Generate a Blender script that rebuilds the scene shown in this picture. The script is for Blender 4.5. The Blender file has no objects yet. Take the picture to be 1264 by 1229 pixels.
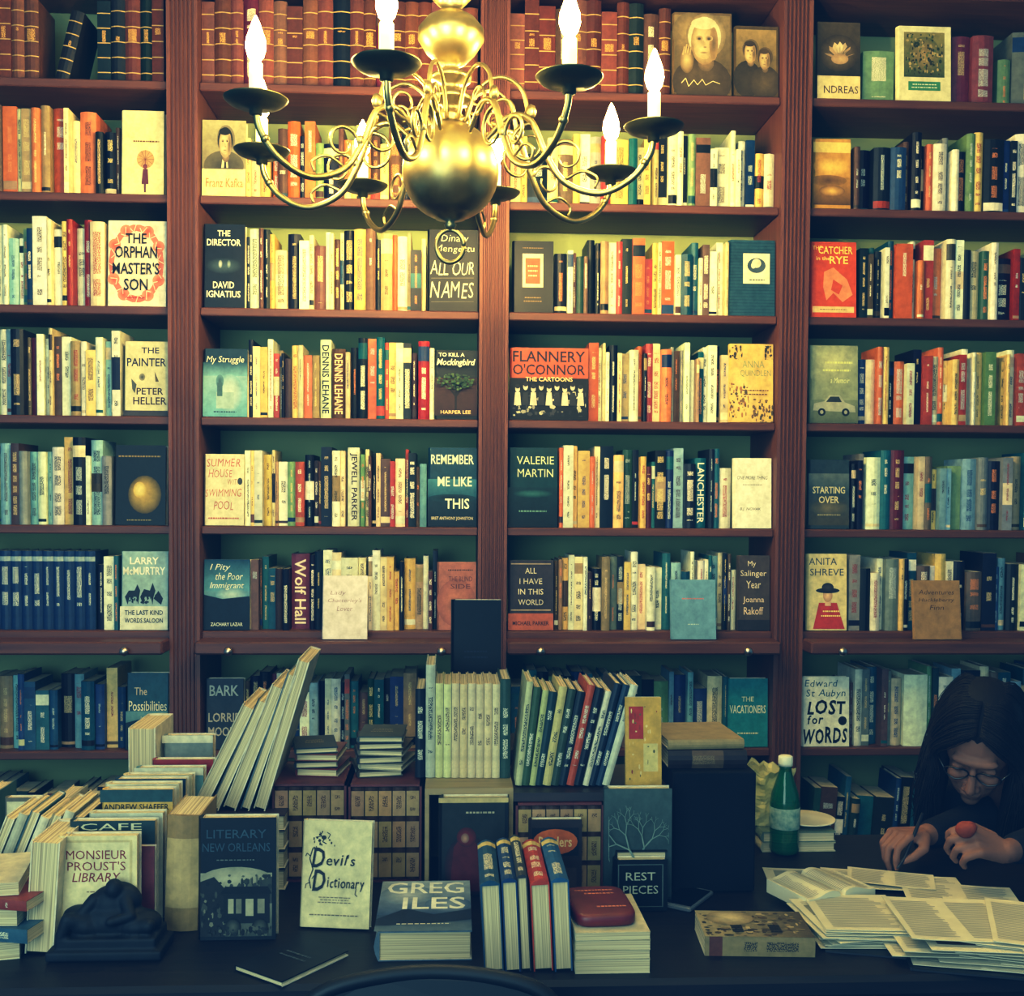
import bpy, math, random
from mathutils import Vector, Matrix, noise
random.seed(11)
V=Vector
# ------------------------------------------------------------------ camera
F=1400.0;CX=632.0;CY=672.0
yaw=math.radians(3.0);pit=math.radians(2.4);rol=math.radians(0.4)
C=V((0,-3.3,1.49))
fwd=V((math.sin(yaw)*math.cos(pit),math.cos(yaw)*math.cos(pit),-math.sin(pit)))
r0=V((math.cos(yaw),-math.sin(yaw),0));u0=r0.cross(fwd)
rt=r0*math.cos(rol)+u0*math.sin(rol);up=u0*math.cos(rol)-r0*math.sin(rol)
def ray(px,py): return fwd+rt*((px-CX)/F)-up*((py-CY)/F)
def on_y(px,py,y):
    d=ray(px,py);return C+d*((y-C.y)/d.y)
def on_z(px,py,z):
    d=ray(px,py);return C+d*((z-C.z)/d.z)
def W(px,py,d): return C+ray(px,py)*d
def at_d(px,d,z):
    b=((z-C.z)/d-fwd.z-rt.z*((px-CX)/F))/up.z
    return C+(fwd+rt*((px-CX)/F)+up*b)*d
def dep(P): return (P-C).dot(fwd)
def ztop(px,py,d): return W(px,py,d).z
sc=bpy.context.scene
cam=bpy.data.cameras.new('camera');co=bpy.data.objects.new('camera',cam);sc.collection.objects.link(co)
cam.sensor_fit='HORIZONTAL';cam.sensor_width=36;cam.lens=36*F/1264
cam.shift_y=(CY-614.5)/1264;cam.clip_start=.02
m=Matrix.Identity(4)
for i,a in enumerate((rt,up,-fwd)):
    for j in range(3): m[j][i]=a[j]
m.translation=C;co.matrix_world=m;sc.camera=co
# ------------------------------------------------------------------ helpers
def lin(c):
    return tuple((v/255/12.92 if v/255<=.04045 else ((v/255+.055)/1.055)**2.4) for v in c[:3])
COL=sc.collection
def link(o): COL.objects.link(o);return o
def meta(o,label,cat,group=None):
    o['label']=label;o['category']=cat
    if group:o['group']=group
    return o
def newmat(name,col,rough=.5,metal=0,noise_s=None,col2=None,stretch=(1,1,1),emit=0,trans=0,bump=0,spec=.5):
    mt=bpy.data.materials.new(name);mt.use_nodes=True;nt=mt.node_tree;b=nt.nodes['Principled BSDF']
    b.inputs['Base Color'].default_value=(*lin(col),1);b.inputs['Roughness'].default_value=rough
    b.inputs['Metallic'].default_value=metal;b.inputs['Specular IOR Level'].default_value=spec
    if trans:b.inputs['Transmission Weight'].default_value=trans
    if emit:
        b.inputs['Emission Color'].default_value=(*lin(col),1);b.inputs['Emission Strength'].default_value=emit
    if noise_s:
        tc=nt.nodes.new('ShaderNodeTexCoord');mp=nt.nodes.new('ShaderNodeMapping');mp.inputs['Scale'].default_value=stretch
        n=nt.nodes.new('ShaderNodeTexNoise');n.inputs['Scale'].default_value=noise_s;n.inputs['Detail'].default_value=6
        rp=nt.nodes.new('ShaderNodeValToRGB');rp.color_ramp.elements[0].position=.3;rp.color_ramp.elements[1].position=.7
        rp.color_ramp.elements[0].color=(*lin(col),1);rp.color_ramp.elements[1].color=(*lin(col2 or col),1)
        L=nt.links.new;L(tc.outputs['Object'],mp.inputs[0]);L(mp.outputs[0],n.inputs['Vector']);L(n.outputs[0],rp.inputs[0]);L(rp.outputs[0],b.inputs['Base Color'])
        if bump:
            bp=nt.nodes.new('ShaderNodeBump');bp.inputs['Strength'].default_value=bump;bp.inputs['Distance'].default_value=.004
            L(n.outputs[0],bp.inputs['Height']);L(bp.outputs[0],b.inputs['Normal'])
    return mt
def bookmat(name,rough):
    mt=bpy.data.materials.new(name);mt.use_nodes=True;nt=mt.node_tree;b=nt.nodes['Principled BSDF'];L=nt.links.new
    def N(t,**k):
        n=nt.nodes.new(t)
        for a,v in k.items():setattr(n,a,v)
        return n
    def math_(op,a,bv):
        n=N('ShaderNodeMath',operation=op)
        for i,x in enumerate((a,bv)):
            if isinstance(x,(int,float)):n.inputs[i].default_value=x
            elif x is not None:L(x,n.inputs[i])
        return n.outputs[0]
    at={k:N('ShaderNodeAttribute',attribute_name=k) for k in('base','ink','band','layout')}
    uv=N('ShaderNodeUVMap',uv_map='uv');um=N('ShaderNodeUVMap',uv_map='uvm')
    su=N('ShaderNodeSeparateXYZ');L(uv.outputs[0],su.inputs[0])
    sl=N('ShaderNodeSeparateColor');L(at['layout'].outputs['Color'],sl.inputs[0])
    u,v=su.outputs[0],su.outputs[1]
    lm=math_('MULTIPLY',math_('GREATER_THAN',v,sl.outputs[0]),math_('LESS_THAN',v,sl.outputs[1]))
    # ink alpha carries the half width of the title line
    lm=math_('MULTIPLY',lm,math_('LESS_THAN',math_('ABSOLUTE',math_('SUBTRACT',u,.5),0),at['ink'].outputs['Alpha']))
    mp=N('ShaderNodeMapping');mp.inputs['Scale'].default_value=(400,620,1);L(um.outputs[0],mp.inputs[0])
    n=N('ShaderNodeTexNoise',noise_dimensions='2D');n.inputs['Scale'].default_value=1;n.inputs['Detail'].default_value=1;L(mp.outputs[0],n.inputs['Vector'])
    mp2=N('ShaderNodeMapping');mp2.inputs['Scale'].default_value=(2,34,1);L(um.outputs[0],mp2.inputs[0])
    n2=N('ShaderNodeTexNoise',noise_dimensions='2D');n2.inputs['Scale'].default_value=1;n2.inputs['Detail'].default_value=0;L(mp2.outputs[0],n2.inputs['Vector'])
    g=math_('MULTIPLY',math_('GREATER_THAN',n.outputs[0],.48),math_('GREATER_THAN',n2.outputs[0],.43))
    lm=math_('MULTIPLY',lm,g)
    bm=math_('LESS_THAN',math_('ABSOLUTE',math_('SUBTRACT',v,sl.outputs[2]),0),at['layout'].outputs['Alpha'])
    bm=math_('MULTIPLY',bm,math_('GREATER_THAN',at['layout'].outputs['Alpha'],.001))
    m1=N('ShaderNodeMix',data_type='RGBA');L(bm,m1.inputs[0]);L(at['base'].outputs['Color'],m1.inputs[6]);L(at['band'].outputs['Color'],m1.inputs[7])
    m2=N('ShaderNodeMix',data_type='RGBA');L(lm,m2.inputs[0]);L(m1.outputs[2],m2.inputs[6]);L(at['ink'].outputs['Color'],m2.inputs[7])
    tc=N('ShaderNodeTexCoord');n3=N('ShaderNodeTexNoise');n3.inputs['Scale'].default_value=38;n3.inputs['Detail'].default_value=7;n3.inputs['Roughness'].default_value=.65;L(tc.outputs['Object'],n3.inputs['Vector'])
    mr=N('ShaderNodeMapRange');mr.inputs[1].default_value=.3;mr.inputs[2].default_value=.7;mr.inputs[3].default_value=.66;mr.inputs[4].default_value=1.12;L(n3.outputs[0],mr.inputs[0])
    m3=N('ShaderNodeMix',data_type='RGBA',blend_type='MULTIPLY');m3.inputs[0].default_value=1;L(m2.outputs[2],m3.inputs[6]);L(mr.outputs[0],m3.inputs[7])
    L(m3.outputs[2],b.inputs['Base Color']);b.inputs['Roughness'].default_value=rough
    b.inputs['Specular IOR Level'].default_value=.22
    return mt
M_BOOK=bookmat('printed_book_cover',.45)
M_PRINT=bookmat('cover_printing',.55)
def pagemat():
    mt=newmat('page_edges',(222,206,160),.85);nt=mt.node_tree;b=nt.nodes['Principled BSDF'];L=nt.links.new
    tc=nt.nodes.new('ShaderNodeTexCoord');mp=nt.nodes.new('ShaderNodeMapping');mp.inputs['Scale'].default_value=(900,3,3)
    n=nt.nodes.new('ShaderNodeTexNoise');n.inputs['Scale'].default_value=1;n.inputs['Detail'].default_value=2
    rp=nt.nodes.new('ShaderNodeValToRGB');rp.color_ramp.elements[0].position=.35;rp.color_ramp.elements[1].position=.65
    rp.color_ramp.elements[0].color=(*lin((150,134,98)),1);rp.color_ramp.elements[1].color=(*lin((216,204,164)),1)
    L(tc.outputs['Object'],mp.inputs[0]);L(mp.outputs[0],n.inputs['Vector']);L(n.outputs[0],rp.inputs[0]);L(rp.outputs[0],b.inputs['Base Color']);return mt
M_PAGE=pagemat()
M_WOOD=newmat('brown_wood',(104,60,44),.55,noise_s=5,col2=(84,46,38),stretch=(14,14,1),bump=.06,spec=.3)
M_SHELF=newmat('shelf_wood',(94,54,40),.5,noise_s=5,col2=(74,40,34),stretch=(1,14,14),bump=.05,spec=.3)
M_GREEN=newmat('green_back_panel',(146,158,106),.75,noise_s=3,col2=(130,144,98),spec=.2)
M_TABLE=newmat('dark_table_wood',(26,19,22),.5,noise_s=5,col2=(12,11,15),stretch=(1,12,12),bump=.1,spec=.25)
M_BRASS=newmat('aged_brass',(176,162,108),.36,1,noise_s=12,col2=(124,112,70))
M_DBRASS=newmat('dark_brass',(90,88,62),.5,1)
M_CANDLE=newmat('candle_sleeve',(250,230,160),.6,emit=2.2)
M_BULB=newmat('lit_bulb',(255,222,142),.3,emit=660)
class MB:
    def __init__(s): s.v=[];s.f=[];s.b=[];s.i=[];s.n=[];s.l=[];s.u=[];s.m=[]
    def face(s,vs,base,ink=(0,0,0),band=(0,0,0),lay=(0,0,0,0),uv=None,uvm=None):
        k=len(s.v);s.v+= [tuple(p) for p in vs];n=len(vs);s.f.append(tuple(range(k,k+n)))
        if isinstance(base[0],(tuple,list)):s.b+=[(*c[:3],1) for c in base]
        else:s.b+=[(*base[:3],1)]*n
        s.i+=[tuple(ink) if len(ink)==4 else (*ink,.24)]*n;s.n+=[(*band[:3],1)]*n;s.l+=[tuple(lay)]*n
        s.u+=uv or [(0,0)]*n;s.m+=uvm or [(0,0)]*n
    def raw(s,verts,faces,col):
        k=len(s.v);s.v+=[tuple(p) for p in verts]
        for f in faces:
            s.f.append(tuple(k+i for i in f));n=len(f)
            s.b+=[(*col[:3],1)]*n;s.i+=[(0,0,0,1)]*n;s.n+=[(0,0,0,1)]*n;s.l+=[(0,0,0,0)]*n;s.u+=[(0,0)]*n;s.m+=[(0,0)]*n
    def build(s,name,mat):
        me=bpy.data.meshes.new(name);me.from_pydata(s.v,[],s.f)
        for nm,d in(('base',s.b),('ink',s.i),('band',s.n),('layout',s.l)):
            a=me.attributes.new(nm,'FLOAT_COLOR','CORNER');a.data.foreach_set('color',[x for c in d for x in c])
        for nm,d in(('uv',s.u),('uvm',s.m)):
            a=me.uv_layers.new(name=nm)
            me.uv_layers[nm].data.foreach_set('uv',[x for c in d for x in c])
        me.materials.append(mat);me.update();return me
def T4(v): return Matrix.Translation(v)
def axes4(X,Y):
    X=V(X).normalized();Y=V(Y).normalized();Z=X.cross(Y)
    m=Matrix.Identity(4)
    for i,a in enumerate((X,Y,Z)):
        for j in range(3):m[j][i]=a[j]
    return m
def RZ(d):return Matrix.Rotation(math.radians(d),4,'Z')
def RX(d):return Matrix.Rotation(math.radians(d),4,'X')
def RY(d):return Matrix.Rotation(math.radians(d),4,'Y')
I4=Matrix.Identity(4)
def book_geo(mb,t,w,h,col,ink=(0,0,0),band=(0,0,0),lay=(0,0,0,0),M=I4,hard=True,leather=False,pg=None,pgcol=None,gold=(.42,.29,.10)):
    """cover (spine towards -Y, front board +X) and page block"""
    bul=min(.007,t*.22) if hard else .0008
    ct=.0022 if hard else .0007
    ct=min(ct,t*.2)
    sp=[(-t/2+t*i/4, bul*(1-math.sin(math.pi*i/4))) for i in range(5)]
    outer=[(-t/2,w)]+sp+[(t/2,w)]
    inner=[(t/2-ct,w),(t/2-ct,bul+ct),(-t/2+ct,bul+ct),(-t/2+ct,w)]
    loop=outer+inner;n=len(loop)
    def P(x,y,z):return M@V((x,y,z))
    ro=(random.random()*9,random.random()*9)
    for i in range(n):
        a=loop[i];b=loop[(i+1)%n]
        q=[P(a[0],a[1],0),P(b[0],b[1],0),P(b[0],b[1],h),P(a[0],a[1],h)]
        if 1<=i<=4:
            j=i-1;uv=[(j/4,0),((j+1)/4,0),((j+1)/4,1),(j/4,1)]
            um=[(ro[0]+a[0],ro[1]),(ro[0]+b[0],ro[1]),(ro[0]+b[0],ro[1]+h),(ro[0]+a[0],ro[1]+h)]
            mb.face(q,col,ink,band,lay,uv,um)
        elif i>6: mb.face(q,(.7,.65,.5))
        else: mb.face(q,col)
    mb.face([P(x,y,h) for x,y in loop],col);mb.face([P(x,y,0) for x,y in reversed(loop)],col)
    if leather:
        for fz in (.12,.3,.48,.66,.84):
            z0=fz*h;z1=z0+.003
            for j in range(4):
                a=sp[j];b=sp[j+1];e=.0012
                mb.face([P(a[0],a[1]-e,z0),P(b[0],b[1]-e,z0),P(b[0],b[1]-e,z1),P(a[0],a[1]-e,z1)],gold)
    ins=.003 if hard else .0006
    x0,x1=-t/2+ct,t/2-ct;y0,y1=bul+ct,w-ins;z0,z1=ins,h-ins
    pb=pg or mb;pc=pgcol or (.52,.46,.31)
    c=[P(x,y,z) for z in(z0,z1) for y in(y0,y1) for x in(x0,x1)]
    for q in((0,1,5,4),(1,3,7,5),(3,2,6,7),(2,0,4,6),(4,5,7,6),(0,2,3,1)):
        pb.face([c[k] for k in q],pc)
# ---- text
_tc={}
def traw(s,bold=0,shear=0):
    cu=bpy.data.curves.new('t','FONT');cu.body=s;cu.resolution_u=2;cu.offset=.014*bold;cu.shear=shear
    ob=bpy.data.objects.new('t',cu);me=bpy.data.meshes.new_from_object(ob)
    vs=[(v.co.x,v.co.y) for v in me.vertices];fs=[tuple(p.vertices) for p in me.polygons]
    bpy.data.objects.remove(ob);bpy.data.meshes.remove(me);bpy.data.curves.remove(cu);return vs,fs
def tgeo(s,bold=0,shear=0):
    k=(s,bold,shear)
    if k in _tc:return _tc[k]
    vs,fs=traw(s,bold,shear)
    if not vs: return ([],[])
    x0=min(v[0] for v in vs);x1=max(v[0] for v in vs);y0=min(v[1] for v in vs);y1=max(v[1] for v in vs)
    vs=[((v[0]-x0)/(x1-x0)-.5,(v[1]-y0)/max(1e-6,y1-y0)-.5) for v in vs]
    _tc[k]=(vs,fs);return _tc[k]
def prints(mb,ops,t,w,h,rng=None):
    """flat printing on the front board, ops in 0..1 cover coordinates"""
    rng=rng or random.Random(len(ops)*7+int(w*1e5))
    e=[t/2+.0003]
    def P(a,b):return (e[0],a*w,b*h)
    for o in ops:
        e[0]+=.00014;k=o[0]
        if k=='r':
            a0,b0,a1,b1,c=o[1:6];c=lin(c);c2=lin(o[6]) if len(o)>6 else c
            mb.face([P(a0,b0),P(a1,b0),P(a1,b1),P(a0,b1)],[c,c,c2,c2])
        elif k=='e':
            a,b,ra,rb,c=o[1:6];c=lin(c);n=20
            mb.face([P(a+ra*math.cos(2*math.pi*i/n),b+rb*math.sin(2*math.pi*i/n)) for i in range(n)],c)
        elif k=='g':   # soft shaded blob: centre colour fading to rim colour
            a,b,ra,rb,c,c2=o[1:7];oa,ob_=(o[7],o[8]) if len(o)>7 else (0,0);c=lin(c);c2=lin(c2);n=22
            for i in range(n):
                q0=2*math.pi*i/n;q1=2*math.pi*(i+1)/n
                cl=lambda a_,b_:P(min(1,max(0,a_)),min(1,max(0,b_)))
                mb.face([P(a+ra*oa,b+rb*ob_),cl(a+ra*math.cos(q0),b+rb*math.sin(q0)),cl(a+ra*math.cos(q1),b+rb*math.sin(q1))],[c,c2,c2])
        elif k=='p':
            mb.face([P(*q) for q in o[1]],lin(o[2]))
        elif k=='l':   # polyline with thickness
            pts,th,c=o[1:4];c=lin(c)
            for (ax,ay),(bx,by) in zip(pts,pts[1:]):
                dx,dy=(bx-ax)*w,(by-ay)*h;L_=math.hypot(dx,dy) or 1;nx,ny=-dy/L_*th/2,dx/L_*th/2
                q=[(ax*w+nx,ay*h+ny),(ax*w-nx,ay*h-ny),(bx*w-nx,by*h-ny),(bx*w+nx,by*h+ny)]
                mb.face([(e[0],y,z) for y,z in q],c);e[0]+=.00001
        elif k=='t':
            s,a,b,tw,th,c=o[1:7];bold=o[7] if len(o)>7 else 1;sh=o[8] if len(o)>8 else 0
            vs,fs=tgeo(s,bold,sh)
            mb.raw([P(a+x*tw,b+y*th) for x,y in vs],fs,lin(c))
        elif k=='h':   # hand-lettered: each glyph jittered, true proportions kept
            s,a,b,tw,th,c=o[1:7];bold=o[7] if len(o)>7 else 1;big=o[8] if len(o)>8 else 1
            gl=[];X=0
            for i,chh in enumerate(s):
                if chh==' ':X+=.3;continue
                vs,fs=traw(chh,bold,.15);x0=min(v[0] for v in vs);x1=max(v[0] for v in vs)
                sc_=(big if i==0 else 1)*rng.uniform(.93,1.08)
                gl.append((X,x0,vs,fs,sc_));X+=(x1-x0)*sc_+.07
            kx=tw/X
            for X0_,x0,vs,fs,sc_ in gl:
                dy=rng.uniform(-.05,.05);sk=rng.uniform(-.1,.1)
                mb.raw([P(a-tw/2+kx*(X0_+(x-x0)*sc_+y*sk),b-th/2+th*(y/.72*sc_+dy)) for x,y in vs],fs,lin(c))
        elif k=='m':   # illegible small text lines
            a,b,tw,th,c,n=o[1:7];c=lin(c)
            for i in range(n):
                y=b+th/2-(i+.5)*th/n;x=a-tw/2*rng.uniform(.75,1);xe=2*a-x
                while x<xe:
                    l=rng.uniform(.02,.06);mb.face([P(x,y-.15*th/n),P(min(xe,x+l),y-.15*th/n),P(min(xe,x+l),y+.15*th/n),P(x,y+.15*th/n)],c);x+=l+.015
        elif k=='s':   # speckled picture
            a0,b0,a1,b1,n,cs=o[1:7];big=o[7] if len(o)>7 else .04
            for i in range(n):
                a=rng.uniform(a0,a1);b=rng.uniform(b0,b1);ra=rng.uniform(.008,big);rb=rng.uniform(.008,big)
                ra=min(ra,a-a0+.001,a1-a+.001);rb=min(rb,b-b0+.001,b1-b+.001)
                m_=rng.choice((4,5,6));c=lin(rng.choice(cs));e[0]+=.000004;ph=rng.random()*6
                mb.face([P(a+ra*math.cos(ph+2*math.pi*j/m_),b+rb*math.sin(ph+2*math.pi*j/m_)) for j in range(m_)],c)
nbook=0
def tbook(t,w,h,A,ref,loc,col,ops=(),label='',hard=True,spine=None,rot=I4,group='books on the table',page=True,dark=False):
    global nbook;nbook+=1
    M=T4(loc)@rot@A@T4(-V(ref))
    mb=MB();pg=MB();c=lin(col)
    ink,band,lay=spine or ((0,0,0),(0,0,0),(0,0,0,0))
    book_geo(mb,t,w,h,c,lin(ink),lin(band),lay,hard=hard,pg=pg)
    o=link(bpy.data.objects.new('book',mb.build('book',M_BOOK)));o.matrix_world=M
    meta(o,label or 'book on the table','book',group)
    p=link(bpy.data.objects.new('page_block',pg.build('page_block',M_PAGE)));p.parent=o
    if ops:
        pr=MB();prints(pr,ops,t,w,h);q=link(bpy.data.objects.new('cover_print',pr.build('cover_print',M_PRINT)));q.parent=o
    return o
A_FACE=axes4((0,-1,0),(1,0,0)); A_SPINE=axes4((1,0,0),(0,1,0)); A_FORE=axes4((-1,0,0),(0,-1,0))
A_FLAT=axes4((0,0,1),(1,0,0)); A_SIDE=axes4((0,0,1),(0,1,0)); A_UPSPINE=axes4((1,0,0),(0,0,-1))
def mesh_obj(name,vs,fs,mat,smooth=False,parent=None):
    me=bpy.data.meshes.new(name);me.from_pydata([tuple(v) for v in vs],[],fs);me.materials.append(mat)
    if smooth:me.polygons.foreach_set('use_smooth',[True]*len(me.polygons))
    me.update();o=link(bpy.data.objects.new(name,me))
    if parent:o.parent=parent
    return o
def box_vf(x0,x1,y0,y1,z0,z1,bev=0):
    b=bev
    if not b:
        vs=[(x,y,z) for z in(z0,z1) for y in(y0,y1) for x in(x0,x1)]
        return vs,[(0,2,3,1),(4,5,7,6),(0,1,5,4),(1,3,7,5),(3,2,6,7),(2,0,4,6)]
    def ring(i,z):return [(x0+i+b,y0+i,z),(x1-i-b,y0+i,z),(x1-i,y0+i+b,z),(x1-i,y1-i-b,z),(x1-i-b,y1-i,z),(x0+i+b,y1-i,z),(x0+i,y1-i-b,z),(x0+i,y0+i+b,z)]
    vs=ring(b,z0)+ring(0,z0+b)+ring(0,z1-b)+ring(b,z1);fs=[tuple(range(7,-1,-1)),tuple(range(24,32))]
    for k in range(3):
        for j in range(8):
            a=k*8+j;c=k*8+(j+1)%8;fs.append((a,c,c+8,a+8))
    return vs,fs
def box(name,x0,x1,y0,y1,z0,z1,mat,parent=None,bev=.003):
    return mesh_obj(name,*box_vf(x0,x1,y0,y1,z0,z1,bev),mat,parent=parent)
def empty(name,loc=(0,0,0)):
    o=bpy.data.objects.new(name,None);o.empty_display_size=.05;o.location=loc;return link(o)
def merge(parts):
    vs=[];fs=[]
    for v,f in parts:
        k=len(vs);vs+=[tuple(p) for p in v];fs+=[tuple(k+i for i in q) for q in f]
    return vs,fs
def lathe(prof,n=32,c=(0,0,0)):
    vs=[];fs=[];m_=len(prof)
    for r,z in prof:
        for j in range(n):
            a=2*math.pi*j/n;vs.append((c[0]+r*math.cos(a),c[1]+r*math.sin(a),c[2]+z))
    for i in range(m_-1):
        for j in range(n):
            a=i*n+j;b=i*n+(j+1)%n;fs.append((a,b,b+n,a+n))
    fs.append(tuple(range(n-1,-1,-1)));fs.append(tuple(range((m_-1)*n,m_*n)));return vs,fs
def tube(pts,rad,n=8):
    pts=[V(p) for p in pts];m_=len(pts)
    if isinstance(rad,(int,float)):rad=[rad]*m_
    vs=[];fs=[];t0=(pts[1]-pts[0]).normalized()
    nrm=t0.orthogonal().normalized()
    for i,p in enumerate(pts):
        t=(pts[min(i+1,m_-1)]-pts[max(i-1,0)]).normalized()
        nrm=(nrm-t*nrm.dot(t))
        nrm=nrm.normalized() if nrm.length>1e-6 else t.orthogonal().normalized()
        b=t.cross(nrm)
        for j in range(n):
            a=2*math.pi*j/n;vs.append(p+(nrm*math.cos(a)+b*math.sin(a))*rad[i])
    for i in range(m_-1):
        for j in range(n):
            a=i*n+j;b=i*n+(j+1)%n;fs.append((a,b,b+n,a+n))
    fs.append(tuple(range(n-1,-1,-1)));fs.append(tuple(range((m_-1)*n,m_*n)));return vs,fs
def crom(P,k=8):
    P=[V(p) for p in P];Q=[P[0]*2-P[1]]+P+[P[-1]*2-P[-2]];out=[]
    for i in range(1,len(Q)-2):
        a,b,c,d=Q[i-1:i+3]
        for j in range(k):
            t=j/k;out.append(.5*((2*b)+(c-a)*t+(2*a-5*b+4*c-d)*t*t+(3*b-a-3*c+d)*t**3))
    out.append(P[-1]);return out
def caps(a,b,ra,rb,n=14):
    a=V(a);b=V(b);d=(b-a);L_=d.length or 1e-5;d=d/L_
    pts=[];rad=[]
    for i in range(1,5):
        s=math.pi/2*i/5;pts.append(a-d*ra*math.cos(s));rad.append(ra*math.sin(s))
    pts+= [a,a.lerp(b,.5),b];rad+=[ra,(ra+rb)/2,rb]
    for i in range(4,0,-1):
        s=math.pi/2*i/5;pts.append(b+d*rb*math.cos(s));rad.append(rb*math.sin(s))
    return tube(pts,rad,n)
def ellip(c,ax,n=18,m_=12):
    c=V(c);vs=[];fs=[]
    X,Y,Z=[V(a) for a in ax]
    for i in range(1,m_):
        p=math.pi*i/m_
        for j in range(n):
            a=2*math.pi*j/n;vs.append(c+X*math.sin(p)*math.cos(a)+Y*math.sin(p)*math.sin(a)-Z*math.cos(p))
    for i in range(m_-2):
        for j in range(n):
            a=i*n+j;b=i*n+(j+1)%n;fs.append((a,b,b+n,a+n))
    k=len(vs);vs+=[c-Z,c+Z]
    for j in range(n):
        fs.append((k,(j+1)%n,j));a=(m_-2)*n;fs.append((k+1,a+j,a+(j+1)%n))
    return vs,fs
def remeshed(name,parts,mat,vox,parent=None,sm=4):
    vs,fs=merge(parts);me=bpy.data.meshes.new(name);me.from_pydata([tuple(v) for v in vs],[],fs)
    o=bpy.data.objects.new(name,me);link(o)
    r=o.modifiers.new('r','REMESH');r.mode='VOXEL';r.voxel_size=vox;r.use_smooth_shade=True
    s=o.modifiers.new('s','SMOOTH');s.iterations=sm;s.factor=.5
    bpy.context.view_layer.update();dg=bpy.context.evaluated_depsgraph_get()
    m2=bpy.data.meshes.new_from_object(o.evaluated_get(dg));bpy.data.objects.remove(o)
    m2.name=name;m2.materials.clear();m2.materials.append(mat)
    o=link(bpy.data.objects.new(name,m2))
    if parent:o.parent=parent
    return o
# ------------------------------------------------------------------ room shell
def struct(o):o['kind']='structure';return o
struct(box('floor',-3.2,3.6,-5.2,.5,-.05,0,newmat('floor_wood',(70,45,32),.4,noise_s=4,col2=(48,30,24),stretch=(1,8,1)),bev=0))
struct(box('wall_back',-3.2,3.6,.34,.46,0,3.4,newmat('wall_paint',(90,100,80),.8),bev=0))
struct(box('ceiling',-3.2,3.6,-5.2,.5,3.4,3.48,newmat('ceiling_paint',(200,200,176),.9),bev=0))
# ------------------------------------------------------------------ bookcase
SH=[110,248,384.5,518,651,779,925,1065]
SZ=[on_y(600,y,0.0).z for y in SH]
SPX=(SZ[0]-SZ[1])
bc=empty('bookcase',(0,.15,0));meta(bc,'built-in red-brown wooden bookcase with fluted uprights and green back','bookcase')
def bchild(o):
    o.parent=bc;o.matrix_parent_inverse=T4((0,-.15,0));return o
UP=[(-172,-134),(207.5,245.5),(591,627),(960,996),(1346,1384)]
UX=[(on_y(a,500,-.02).x,on_y(b,500,-.02).x) for a,b in UP]
for a,b in UX:
    w=b-a;prof=[(a,.28),(a,-.02)];n=6
    for i in range(n):
        c0=a+w*(.1+.8*i/n);s=w*.8/n
        prof+=[(c0+s*.1,-.02),(c0+s*.3,-.011),(c0+s*.7,-.011),(c0+s*.9,-.02)]
    prof+=[(b,-.02),(b,.28)];m_=len(prof)
    vs=[(x,y,0.0) for x,y in prof]+[(x,y,3.2) for x,y in prof]
    fs=[(i,(i+1)%m_,(i+1)%m_+m_,i+m_) for i in range(m_)]+[tuple(range(m_-1,-1,-1)),tuple(range(m_,2*m_))]
    bchild(mesh_obj('upright',vs,fs,M_WOOD))
bchild(box('back_panel',UX[0][0],UX[4][1],.281,.3,0,3.2,M_GREEN,bev=0))
ZS=[SZ[0]+SPX]+SZ
BAYS=[(UX[i][1]+.0005,UX[i+1][0]-.0005) for i in range(4)]
for k,z in enumerate(ZS):
    for a,b in BAYS: bchild(box('shelf',a,b,0,.28,z-.024,z,M_SHELF))
for a,b in BAYS:
    bchild(box('ledge',a,b,-.1,-.0005,1.042,1.079,M_SHELF,bev=.005))
    bchild(box('cabinet_panel',a,b,.01,.03,.05,SZ[7]-.025,M_WOOD))
for px in(155,283,545,667,922,1038):
    p=on_y(px,803,-.1);vs,fs=lathe([(.004,0),(.004,.008),(.011,.012),(.013,.018),(.010,.024),(.003,.027)],16)
    vs=[(p.x+x,-.099-z,p.z+y) for x,y,z in vs]
    bchild(mesh_obj('knob',vs,fs,newmat('knob_metal',(190,170,160),.3,1),True))
# ------------------------------------------------------------------ shelf books
PAL={'W':((216,220,202),'white'),'C':((206,194,156),'cream'),'Y':((212,182,102),'yellow'),'O':((188,102,52),'orange'),
'R':((152,54,44),'red'),'V':((96,34,44),'wine red'),'N':((88,62,50),'brown'),'K':((13,18,32),'black'),'B':((28,54,98),'blue'),
'L':((124,164,180),'pale blue'),'T':((26,82,98),'teal'),'G':((104,136,90),'green'),'g':((30,60,52),'dark green'),'P':((120,124,120),'grey'),
'l':((98,54,40),'brown leather-bound'),'k':((24,28,30),'black leather-bound'),'E':((150,128,92),'tan'),'D':((58,44,44),'dark brown')}
SPEC=[]
ROWN=['top shelf','second shelf','third shelf','fourth shelf','fifth shelf','sixth shelf','seventh shelf','lowest shelf']
def jit(c,a=14):
    k=random.uniform(-a,a)*(.5 if sum(c)<150 else 1);return tuple(max(4,min(250,v+k+random.uniform(-7,7))) for v in c)
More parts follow.
